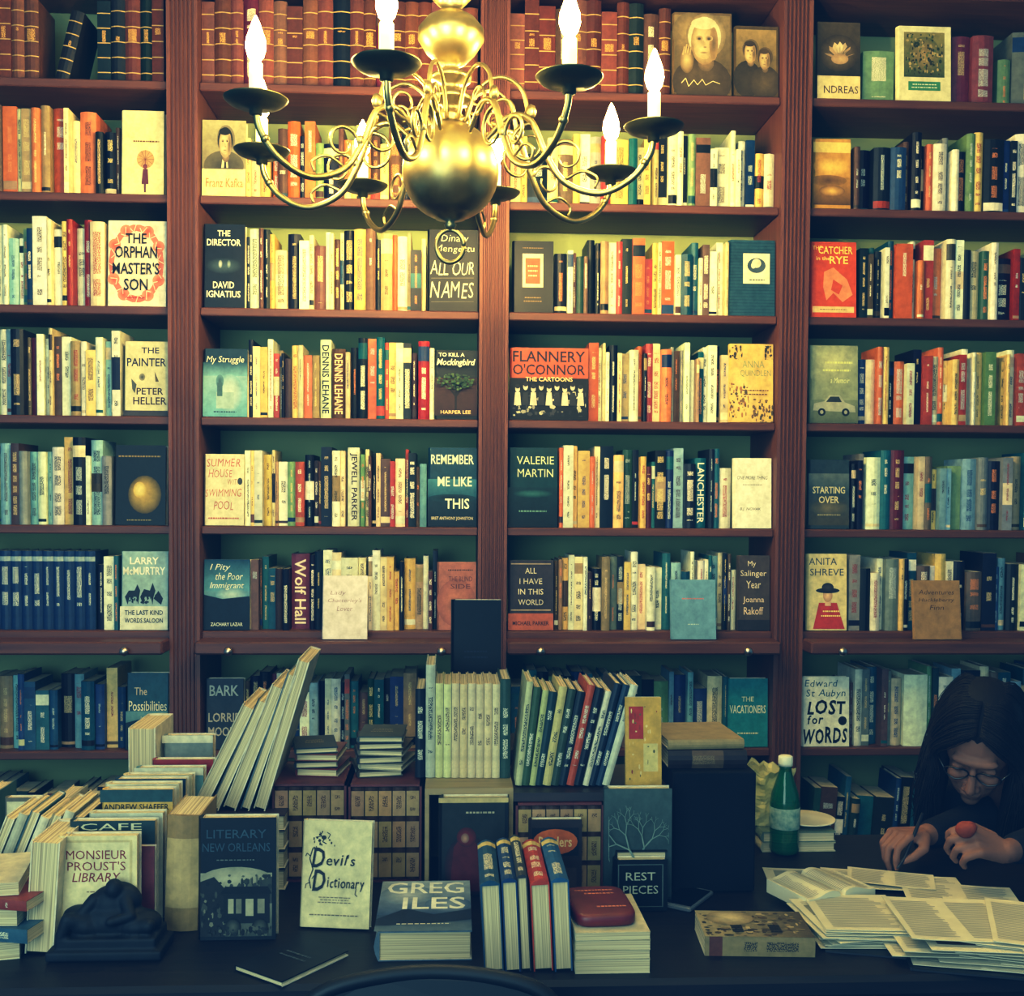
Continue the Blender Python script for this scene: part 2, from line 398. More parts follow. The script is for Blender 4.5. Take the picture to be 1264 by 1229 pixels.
def spec(row,x,t,h,L,lean=0,text=None,ink=None,fix=None):
    base=jit(PAL[L][0],18);lum=sum(base)/3
    if ink is None:
        ink=random.choice([(220,220,200),(205,184,120),(224,220,206),(200,124,70),(176,188,190),(190,170,120)]) if lum<125 else random.choice([(25,28,40),(30,30,38),(140,46,40),(36,56,104),(50,42,36),(70,54,42)])
    hard=random.random()<.65
    band=jit(PAL[random.choice('WKRNTEDBCKCWK')][0]);lay=[.12,.88,0,0];r=random.random()
    if r<.14: lay=[.22,.88,.1,random.uniform(.03,.06)]
    elif r<.26: lay=[.12,.66,.84,random.uniform(.05,.11)]
    elif r<.34: lay=[.12,.92,.5,random.uniform(.1,.2)]
    elif r<.46: lay=[.45,.88,0,0]
    elif r<.56: lay=[.35,.7,.06,.02]
    elif r<.62: lay=[0,0,0,0]
    if text: lay=[0,0,0,0];hard=True
    if L in'lk': lay=[.5,.64,0,0];ink=(190,150,76)
    if fix: base=(26,50,92);lay=[.3,.8,.9,.03];band=(150,170,180);ink=(190,200,196);hard=True
    SPEC.append(dict(row=row,x=x,t=t,h=h,L=L,base=lin(base),ink=(*lin(ink),random.choice((.10,.14,.18,.23,.28))),band=lin(band),lay=lay,hard=hard,lean=lean,text=text,
        w=random.uniform(.13,.165),y=random.uniform(.014,.055) if L not in'lk' and not fix else .03,area=t*h*(.35 if row==7 else 1)))
def spines(row,x0,x1,s,top,lean=0,hv=.021,fix=None):
    if s[0] not in 'lk' and row<7 and not fix:   # split in finer, more varied volumes
        s2=''
        for c in s:
            if c=='Y' and random.random()<.25:c=random.choice('CEW')
            if c=='O' and random.random()<.3:c=random.choice('NER')
            s2+=c
            if random.random()<.2:s2+=random.choice('CWNEDPWKY')
        s=s2
    z=SZ[row];X0=on_y(x0,SH[row],.03).x;X1=on_y(x1,SH[row],.03).x
    X0=max(X0,*[b for a,b in UX if b<=(X0+X1)/2] or [-9]);X1=min([X1]+[a for a,b in UX if a>=(X0+X1)/2])
    hh=on_y((x0+x1)/2,top,.03).z-z
    ws=[random.choice((.5,.6,.75,.95,1.1,1.3,1.55))*(1.1 if c in'OKR' else 1) for c in s]
    if s[0] in 'lk':ws=[random.uniform(.85,1.2) for c in s]
    if fix:ws=[1]*len(s)
    k=(X1-X0-.002)/sum(ws);x=X0+.001;ph=None
    for c,w in zip(s,ws):
        t=w*k
        h=ph if ph and random.random()<.2 else hh+random.choice((-1.9,-1.2,-.6,-.2,.2,.6,.9))*hv+random.uniform(-.004,.004)
        if fix:h=hh
        h=min(h,.286);ph=h;spec(row,x+t/2,t-.0006,h,c,lean,fix=fix);x+=t
def one(row,x0,x1,top,L,text=None,ink=None):
    X0=on_y(x0,SH[row],.03).x;X1=on_y(x1,SH[row],.03).x
    spec(row,(X0+X1)/2,X1-X0-.001,on_y((x0+x1)/2,top,.03).z-SZ[row],L,0,text,ink)
# row 1
spines(0,-40,48,'lllll',-5,hv=.006);spines(0,66,84,'k',12,lean=14);spines(0,120,203,'kklkl',-2,hv=.01)
spines(0,246,590,'lllVlllllkllVllllNl',2,hv=.008);spines(0,629,828,'lllNllllkNl',8)
one(0,1066,1105,62,'G');one(0,1178,1200,42,'V');one(0,1200,1226,44,'V');one(0,1236,1252,70,'G');one(0,1254,1300,36,'P')
# row 2
spines(1,-40,96,'NNONOCOYOCY',137);one(1,96,116,135,'O');spines(1,117,147,'KKN',150)
spines(1,304,334,'YC',160);spines(1,336,590,'OOOGOOYYONYKYBOYVO',160)
spines(1,629,805,'CYCNYYRYTCY',172);spines(1,806,966,'YKWWKGNWWYWBYW',168)
spines(1,1052,1310,'NKKBNKKOWWKGYKBKWKN',168)
# row 3
spines(2,-40,131,'BTWWLWGBWCYRWRC',277)
spines(2,303,526,'KNKYCKWCYCNCKYNKOWYKC',292)
spines(2,684,898,'KNgKKOWRKORCOWTTWNWWC',302);spines(2,1058,1310,'KNTKTOWOROWWKgKRKYNKO',305)
# row 4
spines(3,-40,151,'TTGWLKNVWWCWWWLW',414)
spines(3,306,394,'KCYOKYCO',426);one(3,394,408,418,'W','DENNIS LEHANE',(20,20,30));one(3,409,426,430,'N','DENNIS LEHANE',(230,190,150));spines(3,426,515,'CKKOTRYWK',424);one(3,516,530,422,'R',None,(240,235,220));one(3,530,536,430,'W')
spines(3,726,899,'OYWKYYOKRONWWTYWC',432);spines(3,1061,1310,'BOYOWRCOYYOWYGOYWRKRYKR',434)
# row 5
spines(4,-40,139,'WGGLPLWLWYKWLP',545)
spines(4,302,426,'YYWYYWGOKNKW',558);one(4,428,443,552,'W','JEWELL PARKER',(60,40,30));spines(4,444,527,'GOKYNRCOKNL',560)
spines(4,689,858,'OYYOCKYgKYVTKBLK',560);one(4,859,873,565,'T','LANCHESTER',(235,235,220));spines(4,874,904,'KTW',562)
spines(4,1049,1310,'KKPYTVLCYLLGLPKBTKLN',563)
# row 6
spines(5,-40,118,'BBBBBBBBBBBB',680,fix=1);spines(5,119,148,'KWT',686)
spines(5,310,358,'NTTK',692);one(5,358,381,684,'V','Wolf Hall',(235,215,190));spines(5,382,398,'KK',690);spines(5,454,540,'YWCYYYYNK',688);spines(5,398,452,'WCWC',686)
spines(5,684,828,'NYWWKPKWYWWT',690);spines(5,828,909,'LTWWTLKNW',688)
spines(5,1046,1310,'PKWWPYTNWWNKBLKWKNB',690)
# row 7
spines(6,-40,154,'BBBLLBBTBKLTBB',834)
spines(6,302,590,'NKVKBLKWWKTgTKBTBLTN',838)
spines(6,630,897,'TTKGKKBTYTTgKGLBLBT',836)
spines(6,1049,1112,'NWTNC',832);one(6,1113,1142,832,'W');spines(6,1143,1310,'GgWLKNTLTNBW',830)
# row 8
spines(7,-40,200,'KBTgKTNBTKVKBgK',975);spines(7,997,1160,'gNKTgTKBKTKB',968,lean=4);spines(7,1162,1310,'TKBNKgT',972)
SPEC.sort(key=lambda s:-s['area'])
NIND=178
stuff=MB()
for i,s in enumerate(SPEC):
    lf=math.sin(math.radians(abs(s['lean'])))*s['t']/2
    M=T4((s['x'],s['y'],SZ[s['row']]+.0004+lf))@RY(s['lean'])
    kw=dict(t=s['t'],w=s['w'],h=s['h'],col=s['base'],ink=s['ink'],band=s['band'],lay=s['lay'],hard=s['hard'],leather=s['L'] in'lk')
    if i<NIND or s['text']:
        mb=MB();book_geo(mb,**kw)
        if s['text']:
            vs,fs=tgeo(s['text'],1);L_=s['h']*.86;hh=s['t']*.62
            mb.raw([(y*hh,-.0006,s['h']/2-x*L_) for x,y in vs],fs,s['ink'])
        o=link(bpy.data.objects.new('book',mb.build('book',M_BOOK)));o.matrix_world=M;nbook+=1
        cw=PAL[s['L']][1];ty='hardcover' if s['hard'] else 'paperback'
        meta(o,f"{cw} {ty} book standing spine out on wooden shelf",'book','books on the '+ROWN[s['row']])
    else: book_geo(stuff,M=M,**kw)
so=link(bpy.data.objects.new('rows_of_books',stuff.build('rows_of_books',M_BOOK)));so['kind']='stuff'
meta(so,'many slim multicoloured books standing spine out along the shelves','books','books on the shelves')
# ---- books facing out
def faceout(row,x0,x1,top,col,ops,label,t=.028,yy=.012,z=None,base=None):
    b=SH[row] if base is None else base
    zz=SZ[row] if z is None else z
    X0=on_y(x0,b,yy).x;X1=on_y(x1,b,yy).x
    for a,c in UX:
        if z is None:
            if a<X0<c+.004:X0=c+.004
            if a-.004<X1<c:X1=a-.004
    w=X1-X0;h=on_y((x0+x1)/2,top,yy+.01).z-zz;lean=3
    return tbook(t,w,h,A_FACE,(t/2,0,0),(X0,yy,zz+.0005+t*math.sin(math.radians(lean))),col,ops,label,rot=RX(-lean),group='books facing out on the shelves')
K=(20,26,42);Wt=(224,226,206);Cr=(216,202,154)
D=(40,32,26)
def facepic(cx,cy,rx,ry,skin,hair,shade,hrim):
    """soft-shaded photographic portrait printed on a cover"""
    mid=tuple((a+b)//2 for a,b in zip(skin,shade));dk=tuple((a+b)//2 for a,b in zip(shade,D))
    return [('g',cx+rx*.1,cy+ry*.3,rx*1.35,ry*1.0,hair,hrim),('g',cx,cy+ry*.25,rx*1.12,ry*.9,hair,hair),('g',cx+rx*.1,cy-ry*.9,rx*.55,ry*.4,shade,dk),
     ('g',cx,cy,rx*.92,ry,skin,shade,-.35,.2),('g',cx-rx*.05,cy+ry*.84,rx*.85,ry*.26,hair,hair),('g',cx+rx*.62,cy-ry*.05,rx*.3,ry*.75,dk,shade),
     ('g',cx-rx*.25,cy-ry*.3,rx*.45,ry*.4,skin,mid),
     ('g',cx-rx*.36,cy+ry*.18,rx*.26,ry*.13,dk,mid),('g',cx+rx*.30,cy+ry*.18,rx*.26,ry*.13,D,mid),
     ('g',cx-rx*.36,cy+ry*.15,rx*.11,ry*.05,D,dk),('g',cx+rx*.30,cy+ry*.15,rx*.11,ry*.05,D,dk),
     ('p',[(cx-rx*.08,cy+ry*.12),(cx+rx*.10,cy-ry*.18),(cx+rx*.02,cy-ry*.22),(cx-rx*.14,cy-ry*.16)],mid),('g',cx+rx*.04,cy-ry*.22,rx*.15,ry*.05,dk,mid),
     ('g',cx-rx*.02,cy-ry*.47,rx*.3,ry*.055,dk,mid),('g',cx-rx*.02,cy-ry*.66,rx*.3,ry*.1,mid,mid)]
faceout(0,830,903,16,(96,76,46),[('r',.03,.03,.97,.97,(66,54,36),(120,104,68)),('g',.3,.75,.3,.25,(150,132,88),(104,88,56)),('g',.5,.16,.5,.3,(84,70,48),(60,48,34),-.2,.4)]+facepic(.54,.64,.25,.27,(204,184,134),(196,186,150),(142,118,78),(120,104,68))+[('g',.24,.42,.12,.16,(186,162,112),(96,78,50)),('l',[(.17,.48),(.2,.58)],.004,(166,144,98)),('l',[(.21,.5),(.24,.61)],.004,(176,152,104)),('l',[(.25,.5),(.28,.61)],.004,(170,148,100)),('l',[(.29,.48),(.31,.58)],.004,(160,138,94)),('l',[(.15,.14),(.22,.2),(.27,.1),(.36,.18),(.42,.12),(.5,.19),(.56,.12),(.68,.17),(.8,.14)],.0016,(225,210,160))],'brown photo-portrait hardcover facing out on shelf')
faceout(0,906,962,33,(76,60,36),[('r',.05,.1,.95,.95,(62,52,34),(140,120,72)),('g',.3,.25,.32,.26,(60,50,36),(46,38,28)),('g',.7,.2,.34,.24,(86,72,50),(56,46,34))]+facepic(.36,.62,.14,.15,(206,184,132),(60,46,32),(150,124,80),(100,84,52))+facepic(.68,.52,.13,.14,(196,174,122),(70,54,36),(140,116,76),(90,74,46)),'brown photograph hardcover facing out on shelf')
faceout(0,1009,1062,28,(60,48,38),[('r',0,0,1,.3,(206,190,138)),('r',0,.3,1,1,(40,36,30),(76,62,42)),('g',.5,.6,.46,.24,(110,90,60),(56,46,34))]+[('p',[(.52+.04*math.sin(a),.5),(.52+rr*.7*math.cos(a)-.09*math.sin(a),.5+rr*.5*math.sin(a)),(.52+rr*math.cos(a),.5+rr*.72*math.sin(a)),(.52+rr*.7*math.cos(a)+.09*math.sin(a),.5+rr*.5*math.sin(a)+.02),(.52-.04*math.sin(a),.52)],c) for a,rr,c in ((.35,.38,(150,124,86)),(2.8,.38,(150,124,86)),(.8,.36,(180,152,106)),(2.34,.36,(180,152,106)),(1.2,.35,(206,180,132)),(1.94,.35,(206,180,132)),(1.57,.34,(222,200,154)))]+[('g',.52,.52,.2,.07,(190,160,110),(150,124,86)),('t','NDREAS',.55,.12,.8,.1,(80,60,40),0)],'dark cover with pale lotus flower facing out on shelf')
faceout(0,1108,1174,33,(214,208,168),[('r',.12,.32,.88,.92,(60,70,44),(130,120,64)),('g',.5,.62,.3,.24,(160,132,76),(90,90,50)),('s',.15,.35,.85,.9,160,[(40,50,30),(170,150,90),(80,96,54),(50,44,28)],.03),('r',.2,.14,.8,.26,(60,124,86)),('m',.5,.2,.5,.08,Wt,2)],'white-bordered book with green picture facing out')
faceout(1,148,202,137,(216,206,160),[('e',.58,.42,.2,.11,(180,140,92))]+[('l',[(.58,.42),(.58+.2*math.cos(i*.52),.42+.11*math.sin(i*.52))],.0012,(130,90,60)) for i in range(12)]+[('l',[(.58,.42),(.58,.15)],.002,(110,50,60)),('g',.58,.33,.05,.03,(120,60,70),(100,50,60)),('p',[(.53,.3),(.64,.3),(.66,.12),(.5,.12)],(90,44,60)),('p',[(.56,.12),(.6,.12),(.6,.02),(.56,.02)],(90,44,60)),('m',.6,.63,.6,.06,(120,90,60),1)],'cream cover with parasol figure facing out on shelf')
faceout(1,246,303,149,(200,190,148),[('r',0,.36,1,1,(110,106,84),(156,150,114)),('g',.5,.4,.46,.2,(50,46,40),(84,80,62)),('r',0,.0,1,.355,(204,192,148)),('p',[(.44,.37),(.47,.50),(.58,.50),(.6,.37)],(190,182,146)),('p',[(.50,.37),(.515,.49),(.55,.49),(.56,.37)],(36,32,30))]+facepic(.53,.69,.155,.19,(206,190,146),(26,24,22),(140,122,90),(110,104,80))+[('t','Franz Kafka',.52,.17,.85,.12,(160,110,60),0)],'cream cover with grey portrait photo facing out')
faceout(1,1004,1050,172,(180,134,56),[('r',0,.05,1,.45,(84,56,32),(160,118,50)),('g',.5,.6,.5,.14,(226,184,86),(180,134,56)),('g',.4,.4,.5,.08,(84,56,32),(130,94,44)),('r',0,.8,1,.95,(210,184,98)),('g',.5,.25,.35,.08,(206,164,80),(110,76,40))],'amber landscape cover facing out on shelf')
faceout(2,131,205,273,(220,214,196),[('g',.5,.5,.46,.46,(204,104,80),(206,110,88)),('e',.5,.5,.37,.38,(222,208,188))]+[('g',.5+.42*math.cos(a),.5+.42*math.sin(a),.1,.07,(200,84,60),(214,130,104)) for a in (.5,1.1,2.0,2.6,3.6,4.2,5.2,5.8)]+[('l',[(.5+.46*math.cos(a),.5+.46*math.sin(a)),(.5+.36*math.cos(a+.12),.5+.37*math.sin(a+.12)),(.5+.42*math.cos(a+.25),.5+.42*math.sin(a+.25))],.002,(224,206,184)) for a in [i*.393 for i in range(16)]]+[
 ('t','THE',.5,.79,.35,.12,(30,26,36)),('t','ORPHAN',.5,.63,.7,.14,(30,26,36)),('t',"MASTER'S",.5,.44,.78,.14,(30,26,36)),('t','SON',.5,.25,.4,.14,(30,26,36)),('m',.5,.1,.4,.04,(200,60,50),1)],'white hardcover with red swirls facing out on shelf')
faceout(2,247,302,277,(13,19,32),[('g',.5,.5,.45,.1,(60,80,92),(13,19,32)),('t','THE',.5,.89,.3,.07,Wt),('t','DIRECTOR',.5,.78,.8,.08,Wt),('g',.42,.52,.05,.05,(190,200,200),(60,80,92)),('g',.62,.52,.05,.05,(140,160,160),(50,70,82)),('t','DAVID',.5,.27,.5,.08,Wt),('t','IGNATIUS',.5,.16,.8,.08,Wt)],'dark navy hardcover with white lettering facing out')
faceout(2,527,591,284,(8,11,18),[('h','Dinaw',.55,.9,.55,.09,(180,184,166),-.4),('h','Mengestu',.55,.77,.8,.08,(180,184,166),-.4),('h','ALL OUR',.5,.53,.88,.17,(186,194,186),-.4),('h','NAMES',.5,.26,.88,.2,(186,194,186),-.4),('l',[(.08,.4),(.92,.41)],.001,(110,110,100)),('l',[(.08,.11),(.92,.12)],.001,(110,110,100))],'near-black hardcover with white handwritten lettering facing out')
faceout(2,632,683,298,(12,14,22),[('r',.25,.35,.75,.82,(206,200,178)),('r',.32,.4,.68,.76,(200,84,50)),('m',.5,.58,.25,.2,(226,200,160),3),('m',.5,.18,.5,.1,(130,110,70),2),('m',.5,.9,.6,.04,(130,110,70),1)],'black hardcover with orange square label facing out')
faceout(2,900,962,297,(40,72,94),[('l',[(.0,i/24),(1,i/24)],.001,(24,46,66)) for i in range(1,24)]+[('r',.3,.42,.88,.82,(206,212,192)),('e',.59,.66,.2,.1,(60,76,90)),('e',.59,.69,.1,.06,(200,206,186)),('e',.52,.66,.05,.04,(200,206,186)),('m',.6,.47,.35,.05,(60,70,80),1)],'ribbed blue book with white label facing out')
faceout(2,1000,1057,299,(190,68,34),[('t','THE',.15,.92,.2,.05,(236,180,80)),('t','CATCHER',.55,.89,.74,.1,(240,200,90)),('t','in the',.28,.78,.3,.05,(240,200,90)),('t','RYE',.62,.76,.4,.1,(240,200,90)),('r',.05,.06,.95,.14,(216,180,120)),('p',[(.3,.6),(.5,.66),(.8,.5),(.92,.3),(.7,.2),(.5,.32),(.35,.22),(.28,.4)],(214,130,80)),('p',[(.5,.5),(.7,.42),(.62,.3),(.45,.36)],(190,68,34)),('m',.5,.1,.6,.03,(60,40,30),1)],'orange-red paperback with yellow title facing out',t=.02)
faceout(3,152,207,422,(202,196,156),[('t','THE',.6,.88,.4,.08,(44,40,60)),('t','PAINTER',.52,.72,.88,.11,(44,40,60)),('g',.42,.52,.07,.05,(60,60,56),(140,136,110)),('p',[(.18,.5),(.3,.42),(.26,.3),(.2,.36)],(80,84,80)),('p',[(.7,.6),(.8,.46),(.72,.46)],(90,80,60)),('t','PETER',.6,.33,.6,.09,(60,40,44)),('t','HELLER',.6,.2,.75,.1,(60,40,44)),('r',0,0,1,.07,(60,56,60))],'tan hardcover with dark title facing out on shelf')
faceout(3,247,305,431,(30,52,68),[('r',0,0,1,.6,(100,156,176),(130,170,182)),('r',0,.6,1,.8,(110,158,176),(30,66,86)),('g',.6,.35,.3,.28,(190,208,204),(116,162,178)),('r',.3,.12,.7,.36,(146,176,180)),('g',.38,.52,.09,.1,(50,76,86),(90,130,146)),('r',.32,.3,.44,.5,(66,96,106)),('t','My Struggle',.5,.83,.85,.12,Wt,0,.2),('m',.5,.07,.6,.05,K,1)],'pale blue photograph cover facing out on shelf')
def tree(cx,b0,b1,c,leaf):
    r_=random.Random(9);o=[('l',[(cx,b0),(cx,b1)],.006,c)]
    for i in range(9):
        a=(i-4)*.09;o.append(('l',[(cx,b0+(b1-b0)*(.4+.05*abs(i-4)*.6)),(cx+a*.6,b1),(cx+a,b1+.04-abs(a)*.12)],.0022,c))
    for i in range(110):
        a=r_.uniform(0,6.28);q=math.sqrt(r_.random());o.append(('e',cx+.42*q*math.cos(a),b1+.04+.12*q*math.sin(a),r_.uniform(.02,.04),r_.uniform(.01,.02),r_.choice(leaf)))
    return o
faceout(3,536,591,433,(12,18,24),[('r',0,.05,1,.6,(46,24,26),(56,30,28))]+tree(.5,.12,.5,(20,13,17),[(52,80,46),(40,64,38),(70,94,54),(34,52,34)])+[('t','TO KILL A',.4,.92,.6,.055,Wt),('t','Mockingbird',.5,.8,.9,.12,Wt,1,.25),('t','HARPER LEE',.5,.09,.7,.05,(214,190,140))],'dark cover with green tree facing out on shelf')
faceout(3,629,726,430,(180,78,44),[('t','FLANNERY',.5,.88,.92,.15,(40,24,34)),('t',"O'CONNOR",.5,.7,.92,.15,(40,24,34)),('r',0,0,1,.58,(14,14,22)),('t','THE CARTOONS',.5,.565,.6,.06,(226,200,150)),('s',.03,.05,.97,.4,110,[(180,180,160),(24,26,36),(140,140,130),(50,50,56),(24,26,36)])]+[('e',.1+.1*i,.43+.03*(i%2),.03,.05,(200,196,176)) for i in range(9)]+[('p',[(.07+.1*i,.38),(.13+.1*i,.38),(.145+.1*i,.2),(.055+.1*i,.2)],((196,192,176),(40,40,46))[i%2]) for i in range(9)]+[('e',.1+.1*i,.46+.03*(i%2),.032,.03,(30,28,34)) for i in range(9)],'wide orange and black cartoon cover facing out')
faceout(3,900,960,425,(204,172,92),[('g',.3,.4,.4,.4,(216,190,114),(204,172,92)),('t','ANNA',.55,.74,.5,.09,(120,140,96),0),('t','QUINDLEN',.6,.62,.7,.09,(120,140,96),0),('s',.0,.05,.45,.5,60,[(120,90,54),(150,104,54),(80,70,48)]),('s',.5,0,1,.3,50,[(110,84,54),(70,60,44)]),('s',.0,.8,.3,.98,18,[(60,54,44)]),('s',.8,.8,.98,.98,18,[(60,54,44)]),('m',.6,.38,.6,.1,(110,80,54),2)],'yellow floral hardcover facing out on shelf')
faceout(3,1000,1059,427,(136,144,112),[('g',.4,.8,.6,.3,(180,184,140),(136,144,112)),('r',0,0,1,.3,(84,92,72),(120,128,98)),('m',.6,.78,.7,.08,(206,214,130),1),('m',.55,.68,.7,.08,(206,214,130),1),('t','a Memoir',.62,.55,.4,.07,(214,220,160),0,.2),('p',[(.06,.16),(.08,.25),(.3,.28),(.4,.36),(.62,.36),(.72,.27),(.93,.22),(.95,.14)],(160,162,140)),('p',[(.33,.27),(.42,.34),(.6,.34),(.66,.27)],(50,50,50)),('e',.24,.14,.08,.05,(26,26,28)),('e',.74,.14,.08,.05,(26,26,28)),('e',.24,.14,.035,.025,(150,150,130)),('e',.74,.14,.035,.025,(150,150,130))],'grey-green memoir cover with old car facing out')
faceout(4,140,204,550,(14,20,26),[('g',.6,.38,.32,.24,(206,176,80),(70,58,28),-.2,.2),('g',.5,.44,.12,.1,(234,214,130),(190,160,70)),('m',.5,.86,.85,.06,(140,120,70),1),('m',.5,.06,.6,.04,(150,134,70),1)],'black hardcover with golden orb facing out')
faceout(4,247,301,561,(212,204,168),[('h','SUMMER',.5,.88,.84,.11,(186,104,84),0),('h','HOUSE',.42,.73,.6,.11,(180,104,90),0),('h','WITH',.75,.61,.32,.08,(170,114,90),0),('h','SWIMMING',.5,.46,.9,.11,(186,112,90),0),('h','POOL',.5,.28,.5,.12,(180,112,96),0),('e',.9,.62,.06,.05,(60,60,60)),('m',.5,.1,.8,.07,(180,94,80),1)],'cream cover with script lettering facing out')
faceout(4,528,591,553,(22,56,76),[('r',0,.35,1,.6,(22,66,88),(60,116,136)),('r',0,0,1,.35,(10,20,34),(20,42,56)),('g',.5,.36,.5,.05,(10,18,28),(20,50,66)),('t','REMEMBER',.5,.85,.88,.12,(200,214,206)),('t','ME LIKE',.55,.57,.7,.12,(220,228,214)),('t','THIS',.6,.29,.5,.13,(220,228,214)),('t','BRET ANTHONY JOHNSTON',.5,.1,.85,.05,(200,190,150))],'teal hardcover with large white title facing out')
faceout(4,627,688,553,(13,46,52),[('r',0,0,1,.5,(10,20,30),(14,40,48)),('t','VALERIE',.55,.84,.75,.1,(196,206,170),0),('t','MARTIN',.55,.68,.72,.1,(196,206,170),0),('g',.5,.42,.4,.05,(50,100,100),(13,42,50)),('m',.5,.2,.6,.06,(110,150,140),1)],'dark teal hardcover with pale lettering facing out')
faceout(4,905,955,566,(224,226,212),[('t','ONE MORE THING',.5,.72,.8,.05,(40,44,60),0,.2),('m',.5,.62,.6,.03,(90,90,100),1),('t','B.J. NOVAK',.45,.27,.55,.05,(40,44,60),0,.2)],'plain white hardcover with tiny writing facing out')
faceout(4,998,1048,568,(46,58,64),[('r',0,.05,1,.5,(70,64,50),(54,64,68)),('r',0,.5,1,.8,(46,62,72),(96,106,102)),('g',.5,.3,.5,.12,(110,100,72),(60,62,58)),('t','STARTING',.5,.56,.8,.1,(206,196,150)),('t','OVER',.5,.42,.5,.1,(206,196,150)),('m',.5,.2,.6,.06,(150,140,100),1)],'slate landscape cover facing out on shelf')
faceout(5,148,207,681,(146,174,178),[('r',0,0,1,.3,(206,210,196)),('t','LARRY',.5,.88,.6,.09,(240,240,224)),('t','McMURTRY',.5,.75,.88,.1,(240,240,224)),('p',[(.1,.42),(.18,.5),(.3,.5),(.36,.58),(.42,.5),(.4,.42),(.38,.32),(.34,.42),(.2,.42),(.16,.32)],(30,36,50)),('p',[(.42,.42),(.5,.52),(.62,.5),(.68,.6),(.74,.5),(.7,.42),(.68,.32),(.64,.42),(.52,.42),(.48,.32)],(30,36,50)),('p',[(.7,.4),(.8,.5),(.9,.4),(.86,.32)],(30,36,50)),('s',.15,.33,.85,.5,24,[(30,36,50)]),('t','THE LAST KIND',.5,.22,.8,.06,(40,40,52)),('t','WORDS SALOON',.5,.12,.8,.06,(40,40,52))],'pale blue western cover facing out on shelf')
faceout(5,248,308,691,(28,70,96),[('r',0,.2,1,.55,(24,40,60),(100,144,160)),('r',0,.55,1,1,(90,144,164),(18,54,82)),('g',.6,.5,.35,.1,(180,200,200),(96,142,160)),('t','I Pity',.35,.88,.45,.11,Wt,0,.3),('t','the Poor',.55,.76,.6,.1,Wt,0,.3),('t','Immigrant',.5,.62,.75,.11,Wt,0,.3),('p',[(0,.5),(.4,.44),(1,.48),(1,0),(0,0)],(12,26,42)),('t','ZACHARY LAZAR',.5,.08,.7,.05,(200,206,190))],'blue seaside cover with script title facing out')
faceout(5,539,590,694,(156,96,76),[('g',.5,.4,.5,.35,(176,112,86),(140,82,68)),('m',.6,.88,.7,.05,(60,34,30),1),('t','THE BLIND',.6,.75,.6,.07,(90,46,46),0),('t','SIDE',.6,.64,.5,.07,(90,46,46),0),('g',.5,.36,.25,.12,(96,60,54),(160,100,78))],'salmon pink cover facing out on shelf')
faceout(5,627,683,692,(54,46,50),[('r',0,0,1,.24,(170,90,62)),('t','ALL',.5,.85,.25,.08,(214,206,180),0),('t','I HAVE',.5,.7,.5,.08,(214,206,180),0),('t','IN THIS',.5,.55,.55,.08,(214,206,180),0),('t','WORLD',.5,.4,.55,.08,(214,206,180),0),('t','MICHAEL PARKER',.5,.1,.8,.06,(60,30,34)),('r',.06,.28,.94,.295,(170,150,120)),('r',.06,.94,.94,.955,(170,150,120))],'grey and terracotta cover facing out on shelf')
faceout(5,910,950,686,(70,60,56),[('t','My',.45,.88,.25,.09,(220,210,180),0),('t','Salinger',.5,.75,.8,.1,(220,210,180),0),('t','Year',.5,.61,.45,.1,(220,210,180),0),('t','Joanna',.5,.4,.65,.1,(220,200,170),0),('t','Rakoff',.5,.26,.6,.1,(220,200,170),0),('r',0,0,1,.14,(40,36,38))],'brown hardcover with pale title facing out')
faceout(5,996,1045,684,(210,196,136),[('t','ANITA',.4,.9,.7,.09,(50,60,76),0),('t','SHREVE',.5,.76,.85,.09,(50,60,76),0),('p',[(.3,.36),(.75,.36),(.95,.02),(.15,.02)],(176,56,46)),('r',.45,.32,.6,.42,(206,170,124)),('g',.52,.46,.12,.09,(226,190,140),(170,130,90)),('e',.52,.52,.3,.035,(36,36,44)),('g',.52,.56,.15,.06,(70,64,66),(36,34,40)),('m',.6,.22,.5,.12,(240,220,120),2)],'cream cover with hatted woman facing out')
faceout(6,155,207,831,(34,72,88),[('r',0,.1,1,.5,(26,50,66),(100,140,146)),('p',[(0,.35),(.5,.42),(1,.2),(1,0),(0,0)],(18,36,50)),('t','The',.35,.76,.3,.1,(226,200,160),0),('t','Possibilities',.52,.57,.9,.13,(236,226,190),0),('t','a novel',.5,.42,.3,.05,(200,190,160),0)],'teal seascape cover facing out on shelf')
faceout(6,248,300,838,(40,46,56),[('t','BARK',.5,.83,.75,.15,(180,186,180)),('t','LORRIE',.5,.45,.8,.13,(180,170,150)),('t','MOORE',.5,.25,.8,.13,(180,170,150))],'dark grey hardcover with pale title facing out')
faceout(6,898,951,838,(44,128,138),[('t','THE',.5,.7,.3,.07,(220,226,190)),('t','VACATIONERS',.5,.55,.9,.12,(226,230,200)),('m',.5,.2,.6,.08,(200,210,180),1)],'turquoise hardcover facing out on shelf')
faceout(6,989,1048,836,(220,222,206),[('e',.86,.37,.09,.065,(24,24,34)),('h','Edward',.42,.91,.7,.1,(40,80,100),0),('h','St Aubyn',.52,.77,.84,.1,(40,80,100),0),('h','LOST',.54,.57,.84,.19,(18,18,28),2.2),('h','for',.3,.39,.34,.13,(18,18,28),1.5),('h','WORDS',.5,.16,.94,.21,(18,18,28),2.2)],'white hardcover with black hand lettering facing out')
